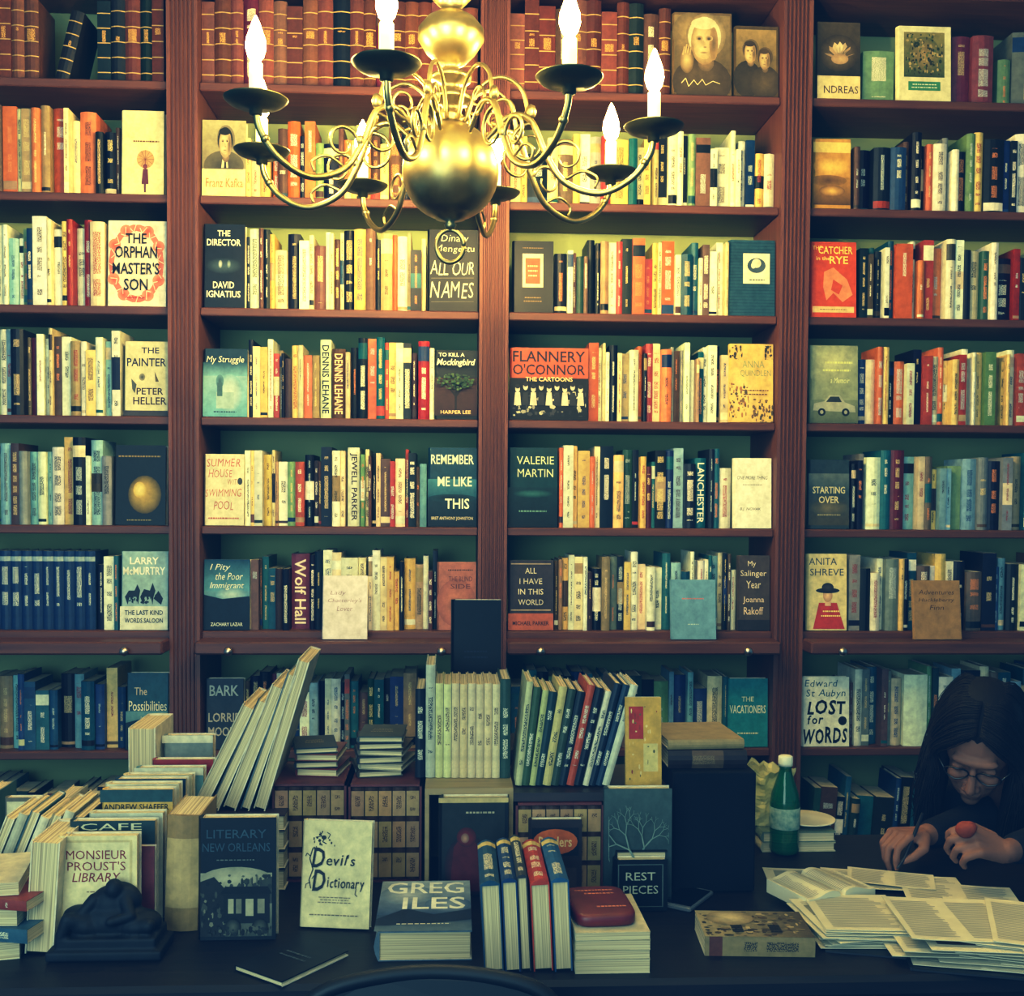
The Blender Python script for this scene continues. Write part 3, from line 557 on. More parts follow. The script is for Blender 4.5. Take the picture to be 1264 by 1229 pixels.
# small books on ledge
def ledgebook(x0,x1,top,base,col,ops,label):
    yy=-.06;zz=1.0792;X0=on_y(x0,base,yy).x;X1=on_y(x1,base,yy).x;h=on_y(x0,top,yy+.01).z-zz;t=.016
    tbook(t,X1-X0,h,A_FACE,(t/2,0,0),(X0,yy,zz+.0005+t*math.sin(math.radians(8))),col,ops,label,rot=RX(-8),group='small books on the ledge')
ledgebook(397,453,711,793,(214,204,204),[('t','Lady',.35,.72,.35,.08,(150,130,134),0,.2),('t',"Chatterley's",.5,.6,.75,.08,(150,130,134),0,.2),('t','Lover',.5,.48,.35,.08,(150,130,134),0,.2)],'plain pale pink small book on bookcase ledge')
ledgebook(828,884,716,791,(104,144,172),[('m',.5,.68,.6,.06,(200,110,90),1),('m',.5,.25,.3,.05,(170,190,190),1)],'pale blue small book on bookcase ledge')
ledgebook(1128,1187,717,795,(150,114,66),[('t','Adventures',.5,.8,.75,.08,(90,56,30),0,.2),('t','Huckleberry',.5,.66,.75,.08,(90,56,30),0,.2),('t','Finn',.5,.54,.3,.08,(90,56,30),0,.2)],'tan small book on bookcase ledge')
# ------------------------------------------------------------------ table
TZ=.75
yF=on_z(600,1213,TZ).y;yB=on_z(900,1030,TZ).y
tb=empty('table',(0,(yF+yB)/2,0));meta(tb,'long dark-stained wooden table covered with books','table')
def tch(o):
    o.parent=tb;o.matrix_parent_inverse=tb.matrix_world.inverted();return o
bpy.context.view_layer.update()
tch(box('tabletop',-1.5,1.62,yF,yB,TZ-.035,TZ,M_TABLE,bev=.008))
tch(box('apron',-1.4,1.52,yF+.05,yB-.05,TZ-.12,TZ-.036,M_TABLE))
for x in(-1.4,1.45):
    for y in(yF+.05,yB-.12):tch(box('leg',x,x+.07,y,y+.07,0,TZ-.121,M_TABLE))
def fbook(x0,x1,top,d,col,ops,label,t=.025,lean=2,z0=TZ,yawd=0,hard=True,group='books displayed on the table'):
    P=at_d((x0+x1)/2,d,z0);w=(x1-x0)/F*d;zt=ztop((x0+x1)/2,top,d);h=(zt-z0)
    return tbook(t,w,h,A_FACE,(t/2,w/2,0),(P.x,P.y,z0+.0005+t*math.sin(math.radians(lean))),col,ops,label,rot=RZ(yawd)@RX(-lean),hard=hard,group=group)
def sbook(px,d,t,top,col,lean=0,z0=TZ,label='',w=.15,h=None,spine=None,fore=False,hard=True,yawd=0,group='books standing on the table'):
    P=at_d(px,d,z0);h=h or (ztop(px,top,d)-z0)
    th=math.radians(abs(lean))
    if fore:A,ref=A_FORE,(0,w,0)
    else:A,ref=A_SPINE,(0,0,0)
    return tbook(t,w,h,A,ref,(P.x,P.y,z0+.0005+t/2*math.sin(th)),col,(),label,rot=RZ(yawd)@RY(lean),spine=spine,hard=hard,group=group)
def flat(P,z,t,w,h,col,ops=(),label='',yawd=0,side=False,hard=True,spine=None,group='books lying on the table'):
    if side:A,ref=A_SIDE,(-t/2,0,h/2)
    else:A,ref=A_FLAT,(-t/2,w/2,0)
    return tbook(t,w,h,A,ref,(P.x,P.y,z+.0005),col,ops,label,rot=RZ(yawd),hard=hard,spine=spine,group=group)
SPW=((210,210,190),(180,60,50),(.2,.8,0,0));SPD=((50,50,54),(160,50,40),(.2,.8,0,0))
# file of books facing viewer
fl=[(70,168,1032,1.85,Cr,[('r',.06,.04,.94,.96,(196,178,126)),('r',.09,.06,.91,.94,(216,204,160)),('t','MONSIEUR',.5,.83,.75,.08,(130,40,32),0),('t',"PROUST'S",.5,.73,.72,.08,(130,40,32),0),('t','LIBRARY',.5,.63,.6,.08,(130,40,32),0,.2),('m',.5,.5,.3,.03,(120,90,60),1)],'cream hardcover with red title standing on table'),
(84,190,1014,1.91,(34,54,56),[('t','CAFE',.5,.95,.7,.06,(210,210,180),0)],'dark green hardcover standing in a file of books'),
(108,200,1004,1.955,(206,206,184),[],'white hardcover standing in a file of books'),
(124,212,975,2.0,(200,164,70),[('r',0,.9,1,1,(40,70,76)),('t','ANDREW SHAFFER',.5,.86,.9,.05,(50,40,30))],'yellow book standing in a file of books'),
(128,220,968,2.05,(210,208,180),[],'white book standing in a file of books'),
(140,228,962,2.1,(34,62,84),[],'blue book standing in a file of books'),
(150,236,957,2.15,(212,200,154),[],'cream book standing in a file of books'),
(166,250,948,2.2,(100,140,152),[('r',0,.93,1,1,(210,210,190))],'pale blue book standing in a file of books'),
(186,262,938,2.26,(150,42,40),[],'red book standing in a file of books')]
for a,b,c,d,col,ops,lab in fl: fbook(a,b,c,d,col,ops,lab,t=.028,group='file of books on the table')
fbook(152,190,1045,1.885,(100,34,36),[],'small red book standing on table',t=.015)
# far left
sbook(48,1.82,.045,1038,(210,202,176),fore=True,label='thick book with cream page edges on table',w=.13,lean=4)
P=at_d(-24,1.79,TZ);z=TZ
for t,c,sd in((.034,(190,186,160),0),(.022,(56,88,112),1),(.028,(210,206,182),0),(.016,(140,58,46),1),(.02,(200,194,170),0)):
    flat(P,z,t,.115,.16,c,label='book in a loose flat stack at the table edge',yawd=random.uniform(-16,16),side=bool(sd),spine=SPD if sum(c)>400 else SPW,hard=False);z+=t+.001
for i in range(7):
    sbook(-34+14*i,2.0,.016,0,[(210,204,180),(184,182,160),(56,92,104),(214,208,184),(150,140,106),(204,200,176),(40,54,62)][i],lean=22,h=.18+.006*(i%3),w=.14,label='slim pale book leaning in a row on table',fore=i%2==0)
fbook(4,52,985,2.2,(104,96,80),[('r',.1,.1,.9,.95,(210,202,168)),('e',.5,.6,.3,.2,(36,30,34)),('r',.2,.1,.8,.6,(36,30,34))],'brown cover with dark arch standing on table')
for i,(px,c) in enumerate(((-24,(60,90,96)),(70,(184,180,156)),(95,(36,46,58)))): sbook(px,2.25,.03,985+6*i,c,label='book standing spine out on table',spine=SPW)
# tall back-left
sbook(176,2.36,.055,897,(210,208,188),fore=True,label='thick white hardcover with page edges showing',w=.16)
fbook(200,262,908,2.4,(120,130,126),[('r',.0,.93,1,1,(210,208,184))],'grey hardcover standing on table',t=.03)
# flat stack carrying leaning atlases
P=at_d(285,2.12,TZ);z=TZ
for t,c in((.04,(84,68,52)),(.035,(38,48,64)),(.035,(124,116,90)),(.03,(56,40,46))):
    flat(P,z,t,.2,.2,c,label='large flat book in a stack on table');z+=t+.001
for i,(px,c,t,h,ln) in enumerate(((245,(190,184,156),.024,.215,26),(264,(56,66,72),.018,.225,24),(283,(206,198,170),.024,.25,21.5),(302,(76,96,108),.017,.272,19),(320,(196,190,162),.022,.295,16.5))):
    sbook(px,2.14,t,0,c,lean=ln,z0=z,h=h,w=.19,fore=True,label='large pale hardcover leaning on its neighbours')
# tan book + city guide + dictionary
sbook(222,1.92,.055,1006,(150,122,74),label='thick tan hardcover standing on table',spine=((60,50,40),(184,160,106),(0,0,.5,.3)),w=.14,lean=2)
fbook(243,340,1010,1.885,(12,16,24),[('r',.05,.03,.95,.55,(66,66,58),(150,148,124)),('g',.5,.5,.45,.1,(176,172,142),(140,138,114)),('t','LITERARY',.5,.87,.75,.07,(58,76,92),0),('t','NEW ORLEANS',.5,.76,.85,.07,(58,76,92),0),
 ('p',[(.05,.03),(.05,.48),(.22,.52),(.36,.42),(.36,.03)],(34,32,34)),('p',[(.7,.3),(.7,.46),(.95,.52),(.95,.3)],(60,58,54)),('s',.05,.1,.36,.48,34,[(70,68,58),(24,24,28),(120,116,94)],.03),('s',.36,.38,.95,.54,44,[(60,60,52),(44,44,42),(96,94,78)],.05),('p',[(.3,.38),(.36,.44),(.9,.44),(.95,.38)],(20,20,26)),('r',.34,.14,.92,.38,(26,26,30)),('r',.40,.22,.47,.34,(160,156,128)),('r',.50,.22,.57,.34,(120,116,96)),('r',.62,.2,.72,.34,(170,166,136)),('r',.77,.22,.86,.34,(130,126,102)),('g',.46,.11,.1,.07,(90,88,74),(14,14,20)),('g',.8,.11,.1,.07,(90,88,74),(14,14,20)),('s',.06,.035,.94,.12,44,[(40,40,40),(90,88,74),(24,24,28)],.03),('m',.5,.66,.5,.03,(100,104,100),1)],'black hardcover with vintage street photograph standing on table',t=.03)
INK=(34,28,34)
fbook(367,456,1018,1.935,(206,194,150),[('l',[(.30,.90),(.27,.86),(.33,.83),(.30,.80),(.36,.78)],.0018,INK),('l',[(.20,.84),(.28,.85),(.26,.89)],.0013,INK),('l',[(.36,.89),(.41,.87),(.38,.83)],.0013,INK),('e',.32,.84,.035,.02,INK),('e',.26,.81,.02,.014,INK),('s',.16,.72,.48,.90,14,[INK],.018),
 ('l',[(.17,.74),(.13,.64),(.18,.54),(.13,.44),(.16,.36)],.0016,INK),('l',[(.22,.50),(.17,.45)],.0012,INK),('l',[(.14,.66),(.09,.69),(.07,.66)],.0011,INK),('l',[(.15,.42),(.09,.40),(.08,.36)],.0011,INK),('h',"D",.26,.655,.2,.2,INK,1.0),('h',"evil's",.58,.635,.42,.1,INK,.2),('h',"D",.28,.45,.2,.2,INK,1.0),('h','ictionary',.66,.425,.54,.1,INK,.2),('l',[(.80,.37),(.79,.32),(.82,.30)],.0011,INK),('m',.5,.26,.5,.07,(110,98,80),3),('m',.5,.12,.7,.03,(110,98,80),1)],'cream hardcover with black ink drawing standing on table',t=.02,lean=9,yawd=-8)
# uniform sets in red slipcases
M_SLIP=newmat('maroon_board',(104,38,36),.6,noise_s=30,col2=(84,30,30))
def slipcase(x0,x1,d,z0,h,dp,n,label):
    P0=at_d(x0,d,z0);P1=at_d(x1,d,z0);a,b=P0.x,P1.x;y=P0.y;th=.004
    o=mesh_obj('slipcase',*merge([box_vf(a,a+th,y,y+dp,z0+.0005,z0+h),box_vf(b-th,b,y,y+dp,z0+.0005,z0+h),box_vf(a,b,y,y+dp,z0+h-th,z0+h),box_vf(a,b,y,y+dp,z0+.0005,z0+th),box_vf(a,b,y+dp-th,y+dp,z0,z0+h)]),M_SLIP)
    meta(o,label,'slipcase','book slipcases on the table')
    t=(b-a-2*th)/n
    for i in range(n):
        hh=h-2*th-.003;x=a+th+t*(i+.5)
        mb=MB();book_geo(mb,t-.001,dp-.02,hh,lin((74,48,38)))
        for k,(q0,q1) in enumerate(((.03,.29),(.35,.63),(.69,.96))):
            mb.face([(-t*.46,-.0004,hh*q0),(t*.46,-.0004,hh*q0),(t*.46,-.0004,hh*q1),(-t*.46,-.0004,hh*q1)],lin(jit((172,140,92),10)),(*lin((96,62,44)),.2),(0,0,0),(.2,.8,0,0),[(0,0),(1,0),(1,1),(0,1)],[(i,k),(i+t,k),(i+t,k+.04),(i,k+.04)])
        bo=link(bpy.data.objects.new('book',mb.build('book',M_BOOK)));bo.location=(x,y+.003,z0+th+.001)
        meta(bo,'brown volume with tan spine panels inside a slipcase','book','uniform volumes in slipcases')
zS=ztop(430,967,2.17)
slipcase(336,427,2.17,TZ,zS-TZ,.19,5,'maroon slipcase holding banded volumes on table')
slipcase(430,520,2.17,TZ,zS-TZ,.19,5,'maroon slipcase holding banded volumes on table')
slipcase(636,745,2.12,TZ,zS-TZ-.02,.19,6,'maroon slipcase holding banded volumes on table')
P=at_d(390,2.22,zS);z=zS
for t,c,y in((.016,(110,36,34),-8),(.013,(28,32,44),6),(.014,(120,60,46),-4),(.012,(38,54,64),10)):
    flat(P,z,t,.085,.115,c,[('m',.5,.5,.5,.3,(180,160,110),3)],'small pocket book stacked on a slipcase',yawd=y,spine=SPW,side=False);z+=t+.0008
P=at_d(469,2.22,zS);z=zS
for i,(t,c) in enumerate(((.013,(56,50,48)),(.012,(160,154,126)),(.014,(34,42,54)),(.012,(94,86,72)),(.013,(44,38,42)),(.012,(52,64,66)))):
    flat(P,z,t,.09,.12,c,[('m',.5,.5,.5,.3,(170,160,126),3)],'small pocket book stacked on a slipcase',yawd=random.uniform(-14,14),spine=SPW);z+=t+.0008
# riser
M_RIS=newmat('riser_wood',(52,36,34),.5,noise_s=6,col2=(36,25,28),stretch=(1,10,10))
M_RISL=newmat('pale_riser_wood',(164,142,92),.5,noise_s=6,col2=(138,116,74),stretch=(1,10,10))
Pa=at_d(524,2.13,TZ);Pb=at_d(633,2.13,TZ)
rz=ztop(580,972,2.13)
o=mesh_obj('display_box',*merge([box_vf(Pa.x,Pb.x,Pa.y,Pa.y+.22,rz-.012,rz),box_vf(Pa.x,Pa.x+.008,Pa.y,Pa.y+.22,TZ+.0005,rz-.0121),box_vf(Pb.x-.008,Pb.x,Pa.y,Pa.y+.22,TZ+.0005,rz-.0121),box_vf(Pa.x+.0081,Pb.x-.0081,Pa.y+.2,Pa.y+.22,TZ+.0005,rz-.0121)]),M_RISL)
meta(o,'pale wooden display box standing on the table','display box')
fbook(541,627,985,2.1,(17,21,28),[('r',.05,.05,.95,.95,(17,21,28),(40,40,38)),('g',.42,.3,.34,.32,(110,30,32),(30,22,28)),('p',[(.22,.5),(.3,.58),(.4,.6),(.5,.58),(.6,.46),(.66,.05),(.16,.05)],(84,24,28)),('g',.4,.6,.14,.1,(120,34,34),(70,22,26)),('g',.38,.59,.06,.05,(170,130,96),(110,70,56)),('r',0,.95,1,1,(190,168,110)),('m',.6,.85,.5,.06,(170,162,134),1)],'black hardcover with red cloaked figure on table',t=.03)
Pc=at_d(634,2.12,zS);Pd=at_d(832,2.12,zS)
o=mesh_obj('display_board',*merge([box_vf(Pc.x,Pd.x,Pc.y-.002,Pc.y+.22,zS-.018,zS-.002),box_vf(Pd.x-.012,Pd.x,Pc.y,Pc.y+.22,TZ+.0005,zS-.0185),box_vf(Pc.x,Pc.x+.002,Pc.y+.1,Pc.y+.22,TZ+.0005,zS-.0185)]),M_RIS)
meta(o,'dark wooden display riser carrying a row of books','display riser')
R0=rz+.0005
def srow(lst,d,z0,lean,group):
    for (a,b,top,c,sp) in lst:
        sbook((a+b)/2,d,(b-a-.6)/F*d,top,c,lean=lean,z0=z0,label=f'book standing in a row on the display riser',spine=sp,group=group)
srow([(512,525,850,(22,28,38),SPW),(525,537,820,(182,186,166),SPD)]+[(537+10*i,547+10*i,843+(i%2),jit((210,200,152),6),((110,90,66),(170,136,76),(.35,.75,0,0))) for i in range(8)]+[(617,630,838,(52,74,64),SPW)],2.2,R0,0,'pale series books in a row')
cs=[(190,190,144),(66,86,58),(180,184,120),(34,56,58),(200,186,118),(56,70,56),(28,38,48),(180,76,44),(22,28,40),(210,206,182),(28,40,56),(34,56,78),(200,204,184)]
x=640
for i,c in enumerate(cs):
    w=random.uniform(8.5,12);sbook(x,2.16,(w-1.8)/F*2.16,850,c,lean=6+i*.8,z0=zS,h=random.uniform(.18,.202),label='book leaning in a row on the display riser',spine=SPW if sum(c)<400 else SPD,group='leaning books on the riser');x+=w*.84
fbook(772,817,862,2.13,(200,160,66),[('r',.1,.55,.5,.9,(170,54,44)),('r',.5,.2,.9,.5,(206,188,116)),('s',.1,.1,.9,.9,30,[(150,54,44),(104,96,54),(216,194,124)])],'yellow patterned book leaning upright on riser',z0=zS,t=.012,lean=6,hard=False)
# black upright book on riser behind
flat(at_d(580,2.36,TZ),TZ,.06,.2,.2,(50,50,54),label='large flat book under display books',side=True)
tz=TZ+.061
for k in range(3):
    flat(at_d(580,2.36,TZ),tz,.05,.18,.2,(60,54,50),label='large flat book under display books',side=True);tz+=.051
fbook(556,618,741,2.42,(7,8,14),[('m',.5,.62,.6,.08,(26,30,46),2),('m',.5,.3,.5,.05,(22,26,40),1)],'black hardcover standing above the display row',z0=tz,t=.03)
# green-grey tree book and dark book
fbook(757,824,1062,2.03,(14,18,26),[('r',.08,.08,.92,.095,(90,100,96)),('r',.08,.9,.92,.915,(90,100,96)),('r',.08,.08,.1,.915,(90,100,96)),('r',.9,.08,.92,.915,(90,100,96)),('t','REST',.5,.68,.55,.16,(190,194,174),0),('t','PIECES',.5,.42,.65,.16,(190,194,174),0)],'black hardcover with white title on table',t=.03)
flat(at_d(789,2.06,TZ),TZ,.1,.1,.06,(26,28,34),label='black box book behind dark hardcover')
rg=random.Random(4);br=[]
def branch(a,b,ang,L_,th,dd):
    a2=a+L_*math.cos(ang)*1.45;b2=b+L_*math.sin(ang);a2=min(.95,max(.05,a2));b2=min(.95,b2)
    br.append(('l',[(a,b),(a2,b2)],th,(120,138,130)))
    if dd:
        for s_ in(-1,1):branch(a2,b2,ang+s_*rg.uniform(.3,.65),L_*rg.uniform(.65,.85),th*.7,dd-1)
branch(.5,.1,1.57,.24,.005,6)
fbook(745,829,974,2.065,(54,68,68),[('r',0,0,1,1,(34,46,50),(72,86,84)),('r',0,0,1,.06,(22,28,36))]+br,'grey-green cloth book with tree drawing on table',t=.03)
# orange plaque
fbook(652,718,1012,2.085,(52,40,40),[('r',.06,.55,.94,.9,(26,24,30)),('e',.5,.725,.42,.16,(196,96,42)),('t','Readers',.5,.725,.62,.13,(236,200,130),1),('r',.1,.1,.9,.4,(70,54,50))],'brown book with orange oval label on table',t=.02)
# black slip box + flat big books
Pm=at_d(880,2.13,TZ)
o=box('storage_box',at_d(829,2.13,TZ).x,at_d(932,2.13,TZ).x,Pm.y,Pm.y+.2,TZ+.0005,ztop(880,951,2.13),newmat('black_board',(6,8,14),.8,noise_s=20,col2=(9,11,18),spec=.15));meta(o,'matte black rectangular storage box on table','box')
z=ztop(880,951,2.13)
flat(at_d(874,2.14,z),z,.034,.17,.15,(44,34,34),label='thick dark brown book lying on the black box',side=True,spine=((120,100,70),(92,70,50),(.3,.7,.5,.2)));z+=.035
flat(at_d(872,2.15,z),z,.018,.17,.148,(150,130,86),label='tan book lying on the black box',yawd=3,side=True)
# flat thin black book
flat(on_z(318,1208,TZ),TZ,.009,.105,.145,(11,14,24),[('m',.5,.55,.6,.2,(76,84,92),2)],'thin black book lying flat on table',yawd=-38)
# big novel flat
flat(on_z(522,1186,TZ),TZ,.048,.156,.235,(92,108,126),[('r',0,0,1,.3,(96,112,124),(50,66,90)),('r',0,.3,1,1,(58,78,112),(160,172,180)),('g',.3,.7,.3,.2,(190,196,196),(110,128,148)),('g',.75,.5,.25,.15,(150,164,176),(80,98,128)),('p',[(0,.22),(.3,.42),(.6,.3),(1,.4),(1,.2),(.5,.12),(0,.1)],(30,42,62)),('t','GREG',.5,.84,.86,.24,(240,240,228),1),('t','ILES',.6,.52,.68,.24,(240,240,228),1),('m',.5,.12,.6,.05,(220,220,200),1)],'thick hardcover with blue cloudy cover lying on table')
# spine-up books
xs=[(598,24,1.765,(40,74,104)),(624,19,1.765,(32,60,106)),(643,13,1.77,(56,54,58)),(659,24,1.77,(176,62,42)),(685,22,1.77,(44,86,132))]
for i,(px,wd,d,c) in enumerate(xs):
    t=wd/F*d;P=at_d(px+wd/2,d,TZ);w=.145+.004*(i%3);h=.21
    tbook(t,w,h,A_UPSPINE,(0,w,0),(P.x,P.y,TZ+.0006+t*.03),c,(),'thick novel standing spine up on table',rot=RY(-3),spine=((220,214,186),(210,188,110),(.1,.8,.9,.05)),group='novels standing spine up')
# stack of flat books + red rounded notebook
P=at_d(756,1.765,TZ);z=TZ
for i,(t,c) in enumerate(((.022,(190,182,148)),(.014,(184,174,136)),(.015,(174,164,126)),(.012,(198,190,156)))):
    flat(P,z,t,.118,.17,c,label='cream paperback in a flat stack on table',yawd=(0,1.5,-1,1)[i],hard=False,side=False);z+=t+.0006
P=at_d(750,1.78,z);n=48;vs=[];fs=[]
for k,(sc_,zz_) in enumerate(((.94,0),(1,.004),(1,.015),(.97,.018),(.88,.0195),(.5,.020))):
    for j in range(n):
        a=2*math.pi*j/n;c_,s_=math.cos(a),math.sin(a);ex=.38
        vs.append((.05*sc_*math.copysign(abs(c_)**ex,c_),.07+.07*sc_*math.copysign(abs(s_)**ex,s_),zz_))
for k in range(5):
    for j in range(n):
        a=k*n+j;b=k*n+(j+1)%n;fs.append((a,b,b+n,a+n))
fs+=[tuple(range(n-1,-1,-1)),tuple(range(5*n,6*n))]
nb_=mesh_obj('notebook',vs,fs,newmat('red_worn_cover',(112,26,28),.45,noise_s=30,col2=(90,20,24)),True);nb_.location=(P.x,P.y,z+.0006);nb_.rotation_euler=(0,0,.06);meta(nb_,'rounded dark red notebook lying on stacked paperbacks','notebook')
mb=MB();rg=random.Random(3)
for yy_,x0_,x1_ in((.11,-.034,.03),(.095,-.02,.026),(.035,-.01,.036)):
    x=x0_
    while x<x1_:
        l=rg.uniform(.003,.006);mb.face([(x,yy_,.0203),(x+l,yy_,.0203),(x+l,yy_+.006,.0203),(x,yy_+.006,.0203)],lin((200,120,84)));x+=l+.0016
q=link(bpy.data.objects.new('cover_print',mb.build('cover_print',M_PRINT)));q.parent=nb_
# yellow-brown paperback
flat(on_z(938,1181,TZ),TZ,.032,.115,.178,(140,120,78),[('r',0,0,1,1,(80,66,46),(166,150,104)),('s',.02,.02,.98,.98,160,[(90,70,46),(130,110,70),(176,158,110),(70,56,42),(100,84,56)],.06),('g',.7,.7,.28,.22,(206,190,140),(140,120,80)),('m',.3,.5,.3,.7,(40,32,30),2)],'thick paperback with mottled brown cover lying on table',side=True,yawd=-4,hard=False,spine=((60,50,44),(100,56,44),(.15,.8,.9,.06)))
# phone
ph=empty('phone',(0,0,0));P=on_z(848,1112,TZ)
ph.location=(P.x,P.y,TZ+.0005);ph.rotation_euler=(0,0,math.radians(-35));meta(ph,'small black phone lying on the table','phone')
mesh_obj('phone_body',*box_vf(-.03,.03,-.055,.055,0,.009,.0025),newmat('phone_black',(90,92,96),.3),parent=ph)
mesh_obj('screen',*box_vf(-.027,.027,-.047,.047,.0088,.0096,0),newmat('phone_glass',(10,12,18),.1),parent=ph)
# ------------------------------------------------------------------ bottle
bp=on_z(973,1058,TZ)
gl=newmat('green_plastic',(22,104,64),.12,noise_s=5,col2=(18,88,56));gl.node_tree.nodes['Principled BSDF'].inputs['Transmission Weight'].default_value=.35
bt=mesh_obj('bottle',*lathe([(.022,0),(.029,.004),(.031,.012),(.030,.03),(.031,.06),(.031,.105),(.028,.125),(.020,.15),(.0135,.17),(.012,.178),(.0135,.18),(.0135,.184)],32),gl,True)
bt.location=(bp.x,bp.y+.03,TZ+.0005);meta(bt,'green plastic water bottle with white cap on table','bottle')
mesh_obj('cap',*lathe([(.015,.1845),(.0152,.19),(.015,.203),(.012,.205)],24),newmat('cap_white',(216,218,200),.5),True,bt)
mesh_obj('bottle_label',*lathe([(.0312,.055),(.0316,.056),(.0316,.098),(.0312,.099)],32),newmat('label_paper',(80,124,112),.6,noise_s=90,col2=(170,186,166)),True,bt)
# yellow paper bag
random.seed(5);vs=[];fs=[];n=40;m_=18
for i in range(m_):
    f=i/(m_-1);R_=(.05+.012*f)
    for j in range(n):
        a=2*math.pi*j/n;k=1+.26*noise.noise(V((math.cos(a)*3.5,math.sin(a)*3.5,f*6)))
        vs.append((R_*k*math.cos(a)*1.05,R_*k*math.sin(a)*.7,f*.12*(1+.2*noise.noise(V((a*3,0,1))))))
for i in range(m_-1):
    for j in range(n):
        a=i*n+j;b=i*n+(j+1)%n;fs.append((a,b,b+n,a+n))
fs.append(tuple(range(n-1,-1,-1)))
bg=mesh_obj('paper_bag',vs,fs,newmat('yellow_paper',(206,190,96),.8,noise_s=9,col2=(196,192,136)))
pp=at_d(950,2.4,TZ);zz=TZ
for t,c in((.02,(184,176,140)),(.022,(104,118,100))):
    flat(at_d(985,2.38,TZ),zz,t,.16,.1,c,label='book lying flat under a plate on table');zz+=t+.0006
bg.location=(pp.x,pp.y+.05,zz+.0005);meta(bg,'crumpled yellow paper bag standing beside green bottle','paper bag')
pl=mesh_obj('plate',*lathe([(.03,0),(.035,.002),(.06,.009),(.062,.010),(.06,.0115),(.034,.005),(.001,.004)],36),newmat('white_ceramic',(216,212,186),.25),True)
q=at_d(1003,2.4,TZ);pl.location=(q.x,q.y+.045,zz+.0005);meta(pl,'white plate on stacked books beside the bottle','plate')
# ------------------------------------------------------------------ papers
M_PAPER=newmat('magazine_paper',(206,202,178),.6,noise_s=20,col2=(190,186,160))
M_FOLD=newmat('dark_folder',(12,15,24),.5)
def pagegrid(name,w,h,th,zf,pics,seed,label,mat,loc,yawd,z,cols=2,rows=18):
    n=20;m_=6;xa0=-w;vs=[];fs=[]
    for i in range(n+1):
        x=xa0+(w-xa0)*i/n
        for j in range(m_+1):vs.append((x,h*j/m_,zf(x,h*j/m_)))
    K_=len(vs);vs+=[(x,y,z_-th) for x,y,z_ in vs[:K_]]
    for i in range(n):
        for j in range(m_):
            a=i*(m_+1)+j;fs+=[(a,a+m_+1,a+m_+2,a+1),(K_+a,K_+a+1,K_+a+m_+2,K_+a+m_+1)]
    rim=[j for j in range(m_+1)]+[i*(m_+1)+m_ for i in range(1,n+1)]+[n*(m_+1)+j for j in range(m_-1,-1,-1)]+[i*(m_+1) for i in range(n-1,0,-1)]
    for a,b in zip(rim,rim[1:]+rim[:1]):fs.append((a,b,K_+b,K_+a))
    o=mesh_obj(name,vs,fs,mat);o.matrix_world=T4((loc.x,loc.y,z))@RZ(yawd);meta(o,label,name.replace('_',' '),'loose papers on the table' if name=='paper_sheet' else None)
    mb=MB();rg=random.Random(seed)
    def q(x0,x1,y0,y1,c):
        k=max(1,int((x1-x0)/(w/10)));kk=max(1,int((y1-y0)/(h/6)))
        for i in range(k):
            for j in range(kk):
                a=x0+(x1-x0)*i/k;b=x0+(x1-x0)*(i+1)/k;c0=y0+(y1-y0)*j/kk;c1=y0+(y1-y0)*(j+1)/kk
                mb.face([(a,c0,zf(a,c0)+.0006),(b,c0,zf(b,c0)+.0006),(b,c1,zf(b,c1)+.0006),(a,c1,zf(a,c1)+.0006)],c)
    for a0,a1,b0,b1,c in pics:q(xa0+a0*(w-xa0),xa0+a1*(w-xa0),b0*h,b1*h,lin(c))
    nc=cols;cw=(w-xa0)/nc
    for cl in range(nc):
        for r in range(rows):
            y=h*(.08+.84*r/rows);xx=xa0+cw*(cl+.1);xe=xa0+cw*(cl+.9)-rg.random()*cw*.15
            if any(xa0+a0*(w-xa0)-cw*.6<xx<xa0+a1*(w-xa0) and b0*h-.004<y<b1*h for a0,a1,b0,b1,c in pics):continue
            q(xx,xe,y,y+h*.24/rows,(.27,.26,.23))
    pr=link(bpy.data.objects.new('page_print',mb.build('page_print',M_PRINT)));pr.parent=o
    return o
# open dark binder with one thick continuous spread of curling printed pages
fp=on_z(1150,1196,TZ);BY=-15
BM=T4((fp.x,fp.y,0))@RZ(BY)
fo=mesh_obj('binder',*merge([box_vf(-.03,.34,-.014,.26,0,.003),box_vf(-.034,-.0305,-.014,.26,0,.005),box_vf(-.16,-.0345,.03,.26,0,.003)]),M_FOLD);fo.matrix_world=T4((0,0,TZ+.0005))@BM;meta(fo,'open dark binder full of loose printed pages on table','binder')
rs=random.Random(8)
def curlf(ph,amp,edge):
    return lambda x,y:.001+amp*.5*(1+math.sin(x*22+ph))*.5+edge*max(0,abs(x)/.1-.55)**2+amp*.4*(1+math.sin(y*24+ph*2))*.5
z=TZ+.0042
spots=[(.06,0,BY),(.16,-.005,BY-4),(.24,.0,BY-6),(.10,.006,BY+3),(.19,.008,BY-3),(.03,.012,BY+7),(.13,.012,BY-5),(.23,.012,BY+3),(.08,.018,BY+5),(.17,.0,BY-7),(.05,.006,BY+9),(.25,.018,BY-4),(.12,.0,BY+2),(.20,.012,BY-6),(.09,-.004,BY+5),(.16,.010,BY-2),(.22,.0,BY+3),(.12,.008,BY-4),(.06,.012,BY+6),(.18,.004,BY-5)]
